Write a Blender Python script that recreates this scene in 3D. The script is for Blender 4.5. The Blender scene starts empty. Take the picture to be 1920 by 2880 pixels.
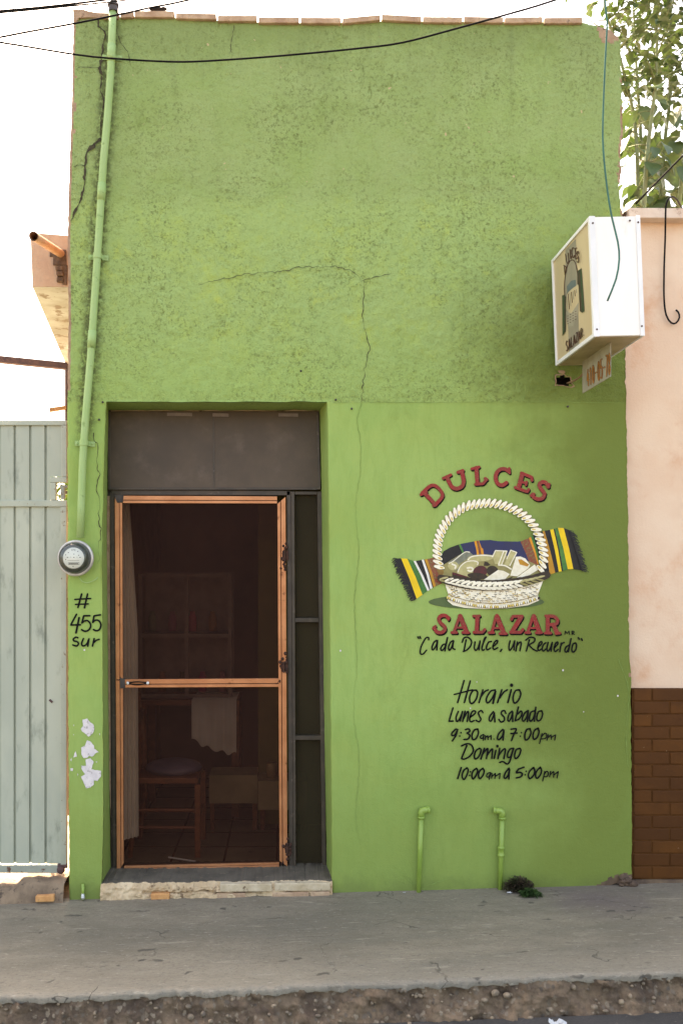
import bpy, bmesh, math, random
from mathutils import Vector, noise
R = math.radians
random.seed(11)

# ------------------------------------------------------------------ camera, sky, sun, exposure
VX, VY, F, EYE = 800.0, 1610.0, 2565.0, 1.63
scene = bpy.context.scene
cam_d = bpy.data.cameras.new("camera")
cam = bpy.data.objects.new("camera", cam_d)
scene.collection.objects.link(cam)
cam.location = (0, 0, EYE)
cam.rotation_euler = (R(90), 0, 0)
cam_d.sensor_fit = 'AUTO'
cam_d.sensor_width = 36
cam_d.lens = F * 36 / 2880
cam_d.shift_x = (960 - VX) / 2880
cam_d.shift_y = (VY - 1440) / 2880
cam_d.clip_start = 0.05
cam_d.clip_end = 3000
scene.camera = cam

SUN_EL, SUN_AZ = 52.0, -25.0          # azimuth measured from +Y (behind the shop), negative = to the left
world = bpy.data.worlds.new("World")
scene.world = world
world.use_nodes = True
wn, wl = world.node_tree.nodes, world.node_tree.links
bg = wn["Background"]
sky = wn.new("ShaderNodeTexSky")
sky.sky_type = 'NISHITA'
sky.sun_disc = False
sky.sun_elevation = R(SUN_EL)
sky.sun_rotation = R(SUN_AZ)
sky.dust_density = 4.0
sky.air_density = 1.0
sky.ozone_density = 0.6
wl.new(sky.outputs[0], bg.inputs[0])
bg.inputs[1].default_value = 0.12
sun_d = bpy.data.lights.new("sun", 'SUN')
sun = bpy.data.objects.new("sun", sun_d)
scene.collection.objects.link(sun)
sun_d.energy = 3.6
sun_d.angle = R(0.5)
sun_d.color = (1.0, 0.93, 0.82)
sdir = Vector((math.sin(R(SUN_AZ)) * math.cos(R(SUN_EL)), math.cos(R(SUN_AZ)) * math.cos(R(SUN_EL)), math.sin(R(SUN_EL))))
sun.rotation_euler = (-sdir).to_track_quat('-Z', 'Y').to_euler()
sun.location = (-5, 10, 14)
vs = scene.view_settings
vs.view_transform = 'Standard'
vs.look = 'None'
vs.gamma = 1.0
vs.exposure = 2.75
vs.use_white_balance = True
vs.white_balance_temperature = 8200
vs.white_balance_tint = 14
scene.cycles.max_bounces = 8
scene.cycles.transparent_max_bounces = 24

# ------------------------------------------------------------------ helpers
C = scene.collection
WY = 4.75                                # plane of the shop front


def W(px, py, Y=WY):
    """point of the place seen at a photo pixel when it stands Y metres from the camera"""
    return Vector(((px - VX) * Y / F, Y, EYE + (VY - py) * Y / F))


def lerp_tab(tab, v):
    if v <= tab[0][0]:
        return tab[0][1]
    for (a, b), (c, d) in zip(tab, tab[1:]):
        if v <= c:
            return b + (d - b) * (v - a) / (c - a)
    return tab[-1][1]


def nz(x, y, z, s):
    return noise.noise((x * s, y * s, z * s))


class MB:
    def __init__(self):
        self.v, self.f, self.m = [], [], []

    def add(self, vs_, fs, mi=0):
        n = len(self.v)
        self.v += [tuple(p) for p in vs_]
        for q in fs:
            self.f.append([i + n for i in q])
            self.m.append(mi)

    def box(self, x0, x1, y0, y1, z0, z1, mi=0):
        self.add([(x0, y0, z0), (x1, y0, z0), (x1, y1, z0), (x0, y1, z0), (x0, y0, z1), (x1, y0, z1), (x1, y1, z1), (x0, y1, z1)],
                 [(0, 3, 2, 1), (4, 5, 6, 7), (0, 1, 5, 4), (1, 2, 6, 5), (2, 3, 7, 6), (3, 0, 4, 7)], mi)

    def prism(self, pts, vec, mi=0):
        """polygon pushed along vec"""
        n = len(pts)
        vec = Vector(vec)
        a = [Vector(p) for p in pts]
        fs = [tuple(range(n)), tuple(range(2 * n - 1, n - 1, -1))]
        fs += [(i, i + n, (i + 1) % n + n, (i + 1) % n) for i in range(n)]
        self.add(a + [p + vec for p in a], fs, mi)

    def pxprism(self, pix, Y, th, mi=0):
        self.prism([W(x, y, Y) for x, y in pix], (0, th, 0), mi)

    def poly(self, pts, mi=0):
        self.add(pts, [tuple(range(len(pts)))], mi)

    def tube(self, path, r, sides=10, mi=0, caps=True, up=None):
        path = [Vector(p) for p in path]
        n = len(path)
        rs = r if isinstance(r, (list, tuple)) else [r] * n
        rings = []
        nrm = None
        for i, p in enumerate(path):
            t = (path[min(i + 1, n - 1)] - path[max(i - 1, 0)]).normalized()
            if nrm is None:
                nrm = t.orthogonal().normalized()
            nrm = (nrm - t * nrm.dot(t))
            nrm = nrm.normalized() if nrm.length > 1e-6 else t.orthogonal().normalized()
            b = t.cross(nrm)
            rings.append([p + (nrm * math.cos(2 * math.pi * k / sides) + b * math.sin(2 * math.pi * k / sides)) * rs[i] for k in range(sides)])
        vs_ = [q for ring in rings for q in ring]
        fs = []
        for i in range(n - 1):
            for k in range(sides):
                k2 = (k + 1) % sides
                fs.append((i * sides + k, i * sides + k2, (i + 1) * sides + k2, (i + 1) * sides + k))
        if caps:
            fs.append(tuple(range(sides - 1, -1, -1)))
            fs.append(tuple((n - 1) * sides + k for k in range(sides)))
        self.add(vs_, fs, mi)

    def lathe(self, origin, axis, prof, sides=32, mi=0):
        """prof = [(radius, distance along axis)]"""
        o, ax = Vector(origin), Vector(axis).normalized()
        u = ax.orthogonal().normalized()
        w = ax.cross(u)
        vs_ = [o + ax * h + (u * math.cos(2 * math.pi * k / sides) + w * math.sin(2 * math.pi * k / sides)) * max(r_, 1e-5) for r_, h in prof for k in range(sides)]
        fs = []
        for i in range(len(prof) - 1):
            for k in range(sides):
                k2 = (k + 1) % sides
                fs.append((i * sides + k, i * sides + k2, (i + 1) * sides + k2, (i + 1) * sides + k))
        self.add(vs_, fs, mi)

    def ball(self, c, r, seg=10, rings=6, mi=0, sq=(1, 1, 1)):
        c = Vector(c)
        vs_, fs = [], []
        for i in range(rings + 1):
            th = math.pi * i / rings
            for k in range(seg):
                ph = 2 * math.pi * k / seg
                vs_.append(c + Vector((math.sin(th) * math.cos(ph) * r * sq[0], math.sin(th) * math.sin(ph) * r * sq[1], math.cos(th) * r * sq[2])))
        for i in range(rings):
            for k in range(seg):
                k2 = (k + 1) % seg
                fs.append((i * seg + k, (i + 1) * seg + k, (i + 1) * seg + k2, i * seg + k2))
        self.add(vs_, fs, mi)

    def build(self, name, mats, parent=None, smooth=False, bevel=0.0, clean=False):
        me = bpy.data.meshes.new(name)
        me.from_pydata(self.v, [], self.f)
        if not isinstance(mats, (list, tuple)):
            mats = [mats]
        for m in mats:
            me.materials.append(m)
        me.polygons.foreach_set("material_index", self.m)
        if clean or bevel:
            bm = bmesh.new()
            bm.from_mesh(me)
            if clean:
                bmesh.ops.remove_doubles(bm, verts=bm.verts, dist=1e-5)
            bmesh.ops.recalc_face_normals(bm, faces=bm.faces)
            bm.to_mesh(me)
            bm.free()
        if smooth:
            me.polygons.foreach_set("use_smooth", [True] * len(me.polygons))
        me.update()
        o = bpy.data.objects.new(name, me)
        C.objects.link(o)
        if bevel:
            b = o.modifiers.new("bevel", 'BEVEL')
            b.width = bevel
            b.segments = 2
            b.limit_method = 'ANGLE'
        if parent is not None:
            o.parent = parent
            o.matrix_parent_inverse = parent.matrix_basis.inverted()
        return o


def thing(name, label, cat, loc=(0, 0, 0), group=None):
    o = bpy.data.objects.new(name, None)
    C.objects.link(o)
    o.location = loc
    o.empty_display_size = 0.1
    return tag(o, label, cat, group)


def tag(o, label, cat, group=None):
    o['label'] = label
    o['category'] = cat
    if group:
        o['group'] = group
    return o


def struct(o):
    o['kind'] = 'structure'
    return o


def crom(pts, step):
    """Catmull-Rom through 2-D or 3-D points"""
    P = [Vector(p) for p in pts]
    if len(P) < 3:
        out = []
        n = max(1, int((P[1] - P[0]).length / step))
        return [P[0].lerp(P[1], i / n) for i in range(n + 1)]
    out = []
    for i in range(len(P) - 1):
        p0 = P[i - 1] if i else P[0] * 2 - P[1]
        p1, p2 = P[i], P[i + 1]
        p3 = P[i + 2] if i + 2 < len(P) else P[-1] * 2 - P[-2]
        n = max(2, int((p2 - p1).length / step))
        for k in range(n):
            t = k / n
            out.append(0.5 * ((2 * p1) + (p2 - p0) * t + (2 * p0 - 5 * p1 + 4 * p2 - p3) * t * t + (3 * p1 - p0 - 3 * p2 + p3) * t ** 3))
    out.append(P[-1])
    return out


# ------------------------------------------------------------------ materials
def new_mat(name):
    m = bpy.data.materials.new(name)
    m.use_nodes = True
    nt = m.node_tree
    return m, nt.nodes, nt.links, nt.nodes["Principled BSDF"]


def srgb(r, g, b):
    f = lambda c: (c / 255 / 12.92) if c / 255 <= 0.04045 else ((c / 255 + 0.055) / 1.055) ** 2.4
    return (f(r), f(g), f(b), 1)


def N(nodes, typ, **kw):
    n = nodes.new(typ)
    for k, v in kw.items():
        setattr(n, k, v)
    return n


def mixc(nodes, links, fac, a, b, mode='MIX'):
    n = nodes.new("ShaderNodeMix")
    n.data_type = 'RGBA'
    n.blend_type = mode
    for sock, val in ((n.inputs[0], fac), (n.inputs[6], a), (n.inputs[7], b)):
        if hasattr(val, 'links'):
            links.new(val, sock)
        else:
            sock.default_value = val
    return n.outputs[2]


def math_n(nodes, links, op, a, b=0.0, c=0.0, clamp=False):
    n = nodes.new("ShaderNodeMath")
    n.operation = op
    n.use_clamp = clamp
    for sock, val in zip(n.inputs, (a, b, c)):
        if hasattr(val, 'links'):
            links.new(val, sock)
        else:
            sock.default_value = val
    return n.outputs[0]


def noise_n(nodes, links, vec, scale, detail=4, rough=0.55, dist=0.0):
    n = nodes.new("ShaderNodeTexNoise")
    n.inputs["Scale"].default_value = scale
    n.inputs["Detail"].default_value = detail
    n.inputs["Roughness"].default_value = rough
    n.inputs["Distortion"].default_value = dist
    if vec is not None:
        links.new(vec, n.inputs["Vector"])
    return n.outputs["Fac"]


def ramp_n(nodes, links, fac, lo, hi):
    n = nodes.new("ShaderNodeMapRange")
    n.clamp = True
    n.interpolation_type = 'SMOOTHSTEP'
    links.new(fac, n.inputs[0])
    n.inputs[1].default_value = lo
    n.inputs[2].default_value = hi
    return n.outputs[0]


def scaled(nodes, links, vec, s):
    n = nodes.new("ShaderNodeVectorMath")
    n.operation = 'MULTIPLY'
    links.new(vec, n.inputs[0])
    n.inputs[1].default_value = s
    return n.outputs[0]


def pmat(name, c1, c2=None, scale=6.0, rough=0.7, bump=0.0, bscale=60.0, metal=0.0, c3=None, s3=30.0, t3=(0.6, 0.7), stretch=(1, 1, 1), spec=None, coat=0.0):
    """plain surface: two tones mixed by noise, an optional third tone in specks, bump"""
    m, nd, lk, bs = new_mat(name)
    g = nd.new("ShaderNodeNewGeometry")
    vec = scaled(nd, lk, g.outputs["Position"], stretch)
    bs.inputs["Roughness"].default_value = rough
    bs.inputs["Metallic"].default_value = metal
    if spec is not None:
        bs.inputs["Specular IOR Level"].default_value = spec
    if coat:
        bs.inputs["Coat Weight"].default_value = coat
    col = None
    if c2 is not None:
        f = ramp_n(nd, lk, noise_n(nd, lk, vec, scale, 6, 0.6), 0.32, 0.68)
        col = mixc(nd, lk, f, c1, c2)
    if c3 is not None:
        f3 = ramp_n(nd, lk, noise_n(nd, lk, vec, s3, 5, 0.65), t3[0], t3[1])
        col = mixc(nd, lk, f3, col if col is not None else c1, c3)
    if col is None:
        bs.inputs["Base Color"].default_value = c1
    else:
        lk.new(col, bs.inputs["Base Color"])
    if bump:
        b = nd.new("ShaderNodeBump")
        b.inputs["Strength"].default_value = bump
        b.inputs["Distance"].default_value = 0.01
        lk.new(noise_n(nd, lk, vec, bscale, 6, 0.6), b.inputs["Height"])
        lk.new(b.outputs[0], bs.inputs["Normal"])
    return m


PIPE_TAB = [(0, 319), (200, 312), (330, 303), (460, 291), (700, 276), (1000, 256), (1180, 241), (1300, 233), (1520, 226)]


def wall_material():
    m, nd, lk, bs = new_mat("green_stucco")
    bs.inputs["Roughness"].default_value = 0.75
    bs.inputs["Specular IOR Level"].default_value = 0.25
    g = nd.new("ShaderNodeNewGeometry")
    pos = g.outputs["Position"]
    sp = nd.new("ShaderNodeSeparateXYZ")
    lk.new(pos, sp.inputs[0])
    z, x = sp.outputs[2], sp.outputs[0]
    wob = noise_n(nd, lk, pos, 1.6, 5, 0.6)
    zw = math_n(nd, lk, 'MULTIPLY_ADD', wob, 0.10, z)
    big = ramp_n(nd, lk, noise_n(nd, lk, pos, 1.1, 5, 0.6), 0.35, 0.7)
    med = ramp_n(nd, lk, noise_n(nd, lk, pos, 4.5, 6, 0.65), 0.35, 0.68)
    fine = ramp_n(nd, lk, noise_n(nd, lk, pos, 15.0, 6, 0.7), 0.35, 0.68)
    UP_A, UP_B = srgb(153, 174, 108), srgb(144, 168, 96)
    MID_A, MID_B = srgb(156, 180, 110), srgb(165, 185, 98)
    LOW_A, LOW_B = srgb(150, 177, 98), srgb(139, 168, 88)
    up = mixc(nd, lk, med, UP_A, UP_B)
    up = mixc(nd, lk, math_n(nd, lk, 'MULTIPLY', big, 0.5), up, srgb(152, 168, 112))
    mid = mixc(nd, lk, math_n(nd, lk, 'MULTIPLY', med, fine), MID_A, MID_B)
    yel = ramp_n(nd, lk, noise_n(nd, lk, pos, 9.0, 8, 0.75), 0.56, 0.72)
    mid = mixc(nd, lk, math_n(nd, lk, 'MULTIPLY', yel, 0.55), mid, srgb(178, 190, 92))
    low = mixc(nd, lk, big, LOW_A, LOW_B)
    low = mixc(nd, lk, math_n(nd, lk, 'MULTIPLY', med, 0.35), low, srgb(158, 172, 88))
    low_dark = ramp_n(nd, lk, zw, 1.0, -0.1)  # low coat gets darker towards the foot of the wall
    low = mixc(nd, lk, math_n(nd, lk, 'MULTIPLY', low_dark, 0.25), low, srgb(122, 140, 66))
    # the paint layers meet in two level seams
    seam_up = ramp_n(nd, lk, math_n(nd, lk, 'MULTIPLY_ADD', noise_n(nd, lk, pos, 5, 6, 0.7), 0.10, z), 3.56, 3.66)
    col = mixc(nd, lk, seam_up, mid, up)
    seam_lo = ramp_n(nd, lk, math_n(nd, lk, 'MULTIPLY_ADD', noise_n(nd, lk, pos, 20, 4, 0.6), 0.012, z), 2.516, 2.528)
    col = mixc(nd, lk, seam_lo, low, col)
    # the newer yellow green was feathered up over the old coat
    fe = ramp_n(nd, lk, math_n(nd, lk, 'MULTIPLY_ADD', noise_n(nd, lk, pos, 3.5, 7, 0.7), 0.9, z), 3.55, 2.95)
    col = mixc(nd, lk, math_n(nd, lk, 'MULTIPLY', math_n(nd, lk, 'MULTIPLY', fe, seam_lo), 0.7), col, LOW_A)
    # brush marks in the smooth coat
    br = ramp_n(nd, lk, noise_n(nd, lk, scaled(nd, lk, pos, (1.0, 1.0, 0.22)), 26.0, 6, 0.7, 0.5), 0.4, 0.66)
    col = mixc(nd, lk, math_n(nd, lk, 'MULTIPLY', math_n(nd, lk, 'MULTIPLY_ADD', seam_lo, -0.14, 0.22), br), col, srgb(120, 148, 70))
    # olive weathered paint in large ragged patches at the street corner side; round the sign it also paints in the box's shade
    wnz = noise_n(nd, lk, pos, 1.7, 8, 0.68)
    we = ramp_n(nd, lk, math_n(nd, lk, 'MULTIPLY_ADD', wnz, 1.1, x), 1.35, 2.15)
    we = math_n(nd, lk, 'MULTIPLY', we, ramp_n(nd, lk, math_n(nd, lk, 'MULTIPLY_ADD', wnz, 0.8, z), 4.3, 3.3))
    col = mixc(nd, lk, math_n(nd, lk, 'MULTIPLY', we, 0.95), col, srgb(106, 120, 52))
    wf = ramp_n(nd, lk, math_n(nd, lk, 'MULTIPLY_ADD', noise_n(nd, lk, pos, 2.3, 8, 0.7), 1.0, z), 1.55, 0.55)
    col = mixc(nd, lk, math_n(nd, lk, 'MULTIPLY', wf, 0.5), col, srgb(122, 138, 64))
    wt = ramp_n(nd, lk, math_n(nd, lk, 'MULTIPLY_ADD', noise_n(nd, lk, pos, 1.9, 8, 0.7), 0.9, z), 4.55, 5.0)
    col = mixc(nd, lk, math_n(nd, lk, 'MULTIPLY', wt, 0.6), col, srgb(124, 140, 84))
    rs = ramp_n(nd, lk, noise_n(nd, lk, scaled(nd, lk, pos, (1.0, 1.0, 0.06)), 9.0, 6, 0.7), 0.5, 0.7)
    rs = math_n(nd, lk, 'MULTIPLY', rs, ramp_n(nd, lk, zw, 3.7, 4.5))
    col = mixc(nd, lk, math_n(nd, lk, 'MULTIPLY', rs, 0.35), col, srgb(112, 124, 78))
    # grime held in the rough coat
    sp1 = ramp_n(nd, lk, noise_n(nd, lk, pos, 62.0, 8, 0.78, 0.4), 0.49, 0.63)
    area = ramp_n(nd, lk, noise_n(nd, lk, pos, 2.6, 5, 0.7), 0.36, 0.66)
    sp1 = math_n(nd, lk, 'MULTIPLY', sp1, math_n(nd, lk, 'MULTIPLY_ADD', area, 0.75, 0.22))
    sp1 = math_n(nd, lk, 'MULTIPLY', sp1, seam_lo)
    col = mixc(nd, lk, math_n(nd, lk, 'MULTIPLY', sp1, 0.85), col, srgb(94, 104, 52))
    mo = ramp_n(nd, lk, noise_n(nd, lk, pos, 19.0, 8, 0.75), 0.48, 0.66)
    mo = math_n(nd, lk, 'MULTIPLY', mo, math_n(nd, lk, 'MULTIPLY', area, seam_lo))
    col = mixc(nd, lk, math_n(nd, lk, 'MULTIPLY', mo, 0.32), col, srgb(108, 120, 60))
    sp2 = ramp_n(nd, lk, noise_n(nd, lk, pos, 130.0, 4, 0.6), 0.66, 0.74)
    col = mixc(nd, lk, math_n(nd, lk, 'MULTIPLY', math_n(nd, lk, 'MULTIPLY', sp2, seam_lo), 0.6), col, srgb(70, 78, 40))
    # small chips down to the pink render
    ch = ramp_n(nd, lk, noise_n(nd, lk, pos, 34.0, 3, 0.5), 0.735, 0.76)
    ch = math_n(nd, lk, 'MULTIPLY', ch, ramp_n(nd, lk, zw, 3.45, 3.8))
    col = mixc(nd, lk, math_n(nd, lk, 'MULTIPLY', ch, 0.8), col, srgb(205, 176, 138))
    # faint scuffs on the smooth coat
    sc = ramp_n(nd, lk, noise_n(nd, lk, scaled(nd, lk, pos, (1, 1, 0.5)), 3.2, 9, 0.75, 0.6), 0.56, 0.72)
    col = mixc(nd, lk, math_n(nd, lk, 'MULTIPLY', sc, 0.4), col, srgb(118, 138, 66))
    # grime run along the conduit, its own leaning shape
    px_top, z_top = W(316, 60).x, W(316, 60).z
    px_bot, z_bot = W(240, 1200).x, W(240, 1200).z
    slope = (px_top - px_bot) / (z_top - z_bot)
    line = math_n(nd, lk, 'MULTIPLY_ADD', z, slope, px_bot - slope * z_bot)
    dx = math_n(nd, lk, 'ABSOLUTE', math_n(nd, lk, 'SUBTRACT', x, line))
    dxn = math_n(nd, lk, 'MULTIPLY_ADD', noise_n(nd, lk, pos, 14, 7, 0.7), -0.10, dx)
    gr = ramp_n(nd, lk, dxn, 0.02, -0.035)
    gr = math_n(nd, lk, 'MULTIPLY', gr, ramp_n(nd, lk, zw, 2.25, 2.5))
    gr = math_n(nd, lk, 'MULTIPLY', gr, ramp_n(nd, lk, noise_n(nd, lk, pos, 40, 5, 0.7), 0.36, 0.56))
    col = mixc(nd, lk, math_n(nd, lk, 'MULTIPLY', gr, 0.85), col, srgb(80, 84, 48))
    # splash dirt at the pavement
    sd = ramp_n(nd, lk, math_n(nd, lk, 'MULTIPLY_ADD', noise_n(nd, lk, pos, 9, 7, 0.75), 0.22, z), 0.19, 0.06)
    col = mixc(nd, lk, math_n(nd, lk, 'MULTIPLY', sd, 0.45), col, srgb(96, 104, 56))
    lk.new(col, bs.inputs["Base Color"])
    h1 = noise_n(nd, lk, pos, 38.0, 8, 0.68)
    h2 = noise_n(nd, lk, pos, 150.0, 4, 0.6)
    hh = math_n(nd, lk, 'MULTIPLY_ADD', h1, 1.0, math_n(nd, lk, 'MULTIPLY', h2, 0.35))
    st = math_n(nd, lk, 'MULTIPLY_ADD', seam_lo, 0.5, 0.2)
    b = nd.new("ShaderNodeBump")
    b.inputs["Distance"].default_value = 0.018
    lk.new(st, b.inputs["Strength"])
    lk.new(hh, b.inputs["Height"])
    lk.new(b.outputs[0], bs.inputs["Normal"])
    return m


M = {}
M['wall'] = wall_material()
M['bare'] = pmat("bare_render", srgb(176, 146, 118), srgb(150, 118, 92), 18, 0.9, 0.8, 50, c3=srgb(120, 92, 72), s3=40)
M['adobe'] = pmat("adobe", srgb(160, 128, 100), srgb(140, 110, 86), 8, 0.9, 0.5, 30)
M['coping'] = pmat("coping_brick_clay", srgb(196, 166, 134), srgb(168, 134, 106), 14, 0.88, 0.8, 60, c3=srgb(122, 98, 82), s3=26, t3=(0.6, 0.72))
M['conduit'] = pmat("green_conduit_paint", srgb(148, 178, 108), srgb(155, 182, 118), 7, 0.6, 0.2, 60, c3=srgb(122, 150, 84), s3=24)
M['stub'] = pmat("green_pipe_paint", srgb(126, 154, 64), srgb(138, 164, 74), 9, 0.4, 0.1, 60)
M['mast'] = pmat("weathered_mast_steel", srgb(84, 76, 72), srgb(60, 52, 50), 20, 0.6, 0.2, 80, 0.3)
M['wire'] = pmat("black_cable_sheath", srgb(18, 17, 18), srgb(30, 28, 28), 10, 0.8, spec=0.1)
M['greenwire'] = pmat("green_cable_sheath", srgb(24, 84, 66), srgb(36, 100, 80), 10, 0.45)
M['ink'] = pmat("black_sign_paint", srgb(10, 9, 9), srgb(20, 18, 17), 60, 0.7, spec=0.15)
M['shadowink'] = pmat("black_letter_shadow_paint", srgb(14, 9, 9), srgb(24, 16, 14), 60, 0.7, spec=0.15)
M['red'] = pmat("worn_red_sign_paint", srgb(152, 24, 26), srgb(134, 44, 34), 16, 0.7, c3=srgb(134, 100, 64), s3=170, t3=(0.54, 0.66))
M['white_peel'] = pmat("bare_white_plaster", srgb(222, 214, 210), srgb(206, 198, 196), 20, 0.9, 0.4, 60, c3=srgb(160, 152, 144), s3=50, t3=(0.56, 0.68))
M['pink'] = pmat("pink_plaster", srgb(232, 204, 176), srgb(226, 192, 162), 3.0, 0.85, 0.25, 90, c3=srgb(216, 166, 130), s3=4, t3=(0.5, 0.78))
M['pinkcap'] = pmat("pink_cornice", srgb(226, 204, 182), srgb(212, 186, 162), 8, 0.85, 0.35, 60, c3=srgb(170, 136, 116), s3=14)
M['plinth'] = pmat("dirty_plinth_concrete", srgb(112, 90, 68), srgb(84, 66, 52), 12, 0.9, 0.6, 40)
M['gate'] = pmat("grey_gate_paint", srgb(178, 181, 160), srgb(164, 169, 150), 4, 0.55, 0.05, 30, c3=srgb(126, 132, 116), s3=10, t3=(0.54, 0.76), stretch=(1, 1, 0.4))
M['gaterust'] = pmat("gate_rail_rusty_paint", srgb(160, 164, 148), srgb(146, 150, 134), 6, 0.6, 0.2, 60, c3=srgb(96, 66, 48), s3=26, t3=(0.56, 0.64))
M['gateframe'] = pmat("grey_gate_frame_paint", srgb(178, 181, 160), srgb(162, 167, 148), 5, 0.55, 0.05, 30, c3=srgb(122, 96, 74), s3=34, t3=(0.62, 0.70))
M['rust'] = pmat("rusted_iron", srgb(96, 66, 60), srgb(74, 52, 50), 14, 0.8, 0.3, 60)
M['darksteel'] = pmat("grime_dark_steel_sheet", srgb(86, 70, 54), srgb(72, 58, 45), 3.5, 0.6, 0.05, 40, 0.1, c3=srgb(100, 84, 70), s3=5, t3=(0.5, 0.78))
M['darkframe'] = pmat("dark_steel_frame", srgb(78, 66, 54), srgb(62, 53, 44), 12, 0.55, 0.1, 60, 0.15, c3=srgb(104, 92, 80), s3=22)
M['blackgap'] = pmat("black_iron_strip", srgb(34, 30, 29), srgb(46, 40, 38), 20, 0.6)
M['tape'] = pmat("grey_tape", srgb(128, 112, 104), srgb(112, 98, 92), 20, 0.7)
M['copper'] = pmat("copper_anodised_frame", srgb(198, 134, 92), srgb(180, 116, 76), 9, 0.36, 0.05, 60, 0.45, c3=srgb(110, 60, 34), s3=16, t3=(0.62, 0.76))
M['coppdark'] = pmat("burnt_hinge_rust", srgb(48, 27, 19), srgb(78, 44, 28), 50, 0.8, 0.5, 90)
M['silver'] = pmat("brushed_aluminium", srgb(206, 208, 204), srgb(190, 192, 188), 30, 0.35, 0, 60, 0.6)
M['signwhite'] = pmat("white_sign_sheet", srgb(246, 243, 236), srgb(241, 237, 228), 3, 0.45, c3=srgb(226, 216, 198), s3=9, t3=(0.58, 0.75), stretch=(1, 1, 0.3))
M['signedge'] = pmat("white_sign_trim", srgb(238, 238, 236), srgb(228, 228, 224), 6, 0.35)
M['signface'] = pmat("aged_cream_acrylic", srgb(206, 186, 148), srgb(194, 174, 138), 4, 0.35, c3=srgb(182, 160, 126), s3=12, stretch=(1, 1, 0.3))
M['signband'] = pmat("faded_grey_band", srgb(152, 142, 124), srgb(140, 132, 116), 12, 0.4)
M['signbrown'] = pmat("faded_maroon_lettering", srgb(66, 30, 28), srgb(84, 44, 38), 40, 0.5)
M['signdark'] = pmat("faded_dark_print", srgb(52, 54, 44), srgb(66, 62, 52), 40, 0.5)
M['signbottom'] = pmat("sign_underside_sheet", srgb(176, 158, 124), srgb(150, 132, 100), 7, 0.5)
M['platewhite'] = pmat("grey_white_plate", srgb(166, 158, 138), srgb(148, 140, 122), 12, 0.5)
M['gold'] = pmat("ochre_digits", srgb(190, 126, 52), srgb(168, 104, 44), 40, 0.5)
M['hole'] = pmat("broken_cavity", srgb(58, 46, 36), srgb(36, 30, 26), 40, 0.95, 0.8, 60)
M['crack'] = pmat("crack_inner_shade", srgb(52, 46, 34), srgb(76, 70, 46), 70, 0.95)
M['faintcrack'] = pmat("hairline_crack", srgb(132, 156, 82), srgb(120, 142, 72), 50, 0.95)
M['meterglass_rim'] = pmat("galvanised_ring", srgb(206, 202, 194), srgb(176, 170, 162), 20, 0.35, 0.05, 60, 0.35, c3=srgb(140, 92, 66), s3=24, t3=(0.64, 0.7))
M['meterdark'] = pmat("dark_meter_body", srgb(96, 100, 92), srgb(112, 114, 106), 30, 0.4, 0, 60, 0.1)
M['metertop'] = pmat("white_dial", srgb(232, 230, 220))
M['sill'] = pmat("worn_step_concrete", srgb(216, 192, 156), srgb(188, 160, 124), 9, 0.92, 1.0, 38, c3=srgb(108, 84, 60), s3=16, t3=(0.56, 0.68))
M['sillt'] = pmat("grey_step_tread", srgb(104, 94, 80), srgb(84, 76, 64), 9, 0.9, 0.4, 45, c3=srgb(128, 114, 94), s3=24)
M['orange_brick'] = pmat("orange_clay_brick", srgb(214, 158, 100), srgb(196, 136, 84), 24, 0.9, 0.4, 80, c3=srgb(170, 124, 90), s3=30)
M['thresh'] = pmat("gate_rubble_mortar", srgb(142, 120, 96), srgb(108, 90, 72), 10, 0.95, 0.9, 40, c3=srgb(84, 70, 58), s3=18, t3=(0.55, 0.65))
M['stepblock'] = pmat("pale_step_block", srgb(208, 190, 160), srgb(186, 166, 134), 12, 0.92, 0.8, 50, c3=srgb(120, 98, 74), s3=22)

# leaves: thin, light passes through
def leaf_mat(name, c1, c2, scale):
    m, nd, lk, bs = new_mat(name)
    g = nd.new("ShaderNodeNewGeometry")
    f = ramp_n(nd, lk, noise_n(nd, lk, g.outputs["Position"], scale, 3, 0.5), 0.35, 0.65)
    col = mixc(nd, lk, f, c1, c2)
    lk.new(col, bs.inputs["Base Color"])
    bs.inputs["Roughness"].default_value = 0.45
    tr = nd.new("ShaderNodeBsdfTranslucent")
    tcol = mixc(nd, lk, 0.5, col, srgb(126, 164, 48))
    lk.new(tcol, tr.inputs[0])
    mx = nd.new("ShaderNodeMixShader")
    mx.inputs[0].default_value = 0.11
    lk.new(bs.outputs[0], mx.inputs[1])
    lk.new(tr.outputs[0], mx.inputs[2])
    lk.new(mx.outputs[0], nd["Material Output"].inputs[0])
    return m


M['leafg'] = leaf_mat("tree_leaf", srgb(56, 76, 46), srgb(92, 112, 72), 7.0)
M['leafbig'] = leaf_mat("broad_leaf", srgb(60, 80, 50), srgb(94, 112, 76), 5.0)
M['stem'] = pmat("green_stem_bark", srgb(122, 136, 92), srgb(104, 112, 78), 14, 0.7)
M['weedbrown'] = leaf_mat("dry_weed", srgb(70, 52, 44), srgb(52, 50, 34), 30)
M['weedgreen'] = leaf_mat("green_weed", srgb(44, 66, 34), srgb(58, 84, 40), 30)
M['bushleaf'] = leaf_mat("yard_bush_leaf", srgb(110, 140, 50), srgb(150, 166, 60), 8)


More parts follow.
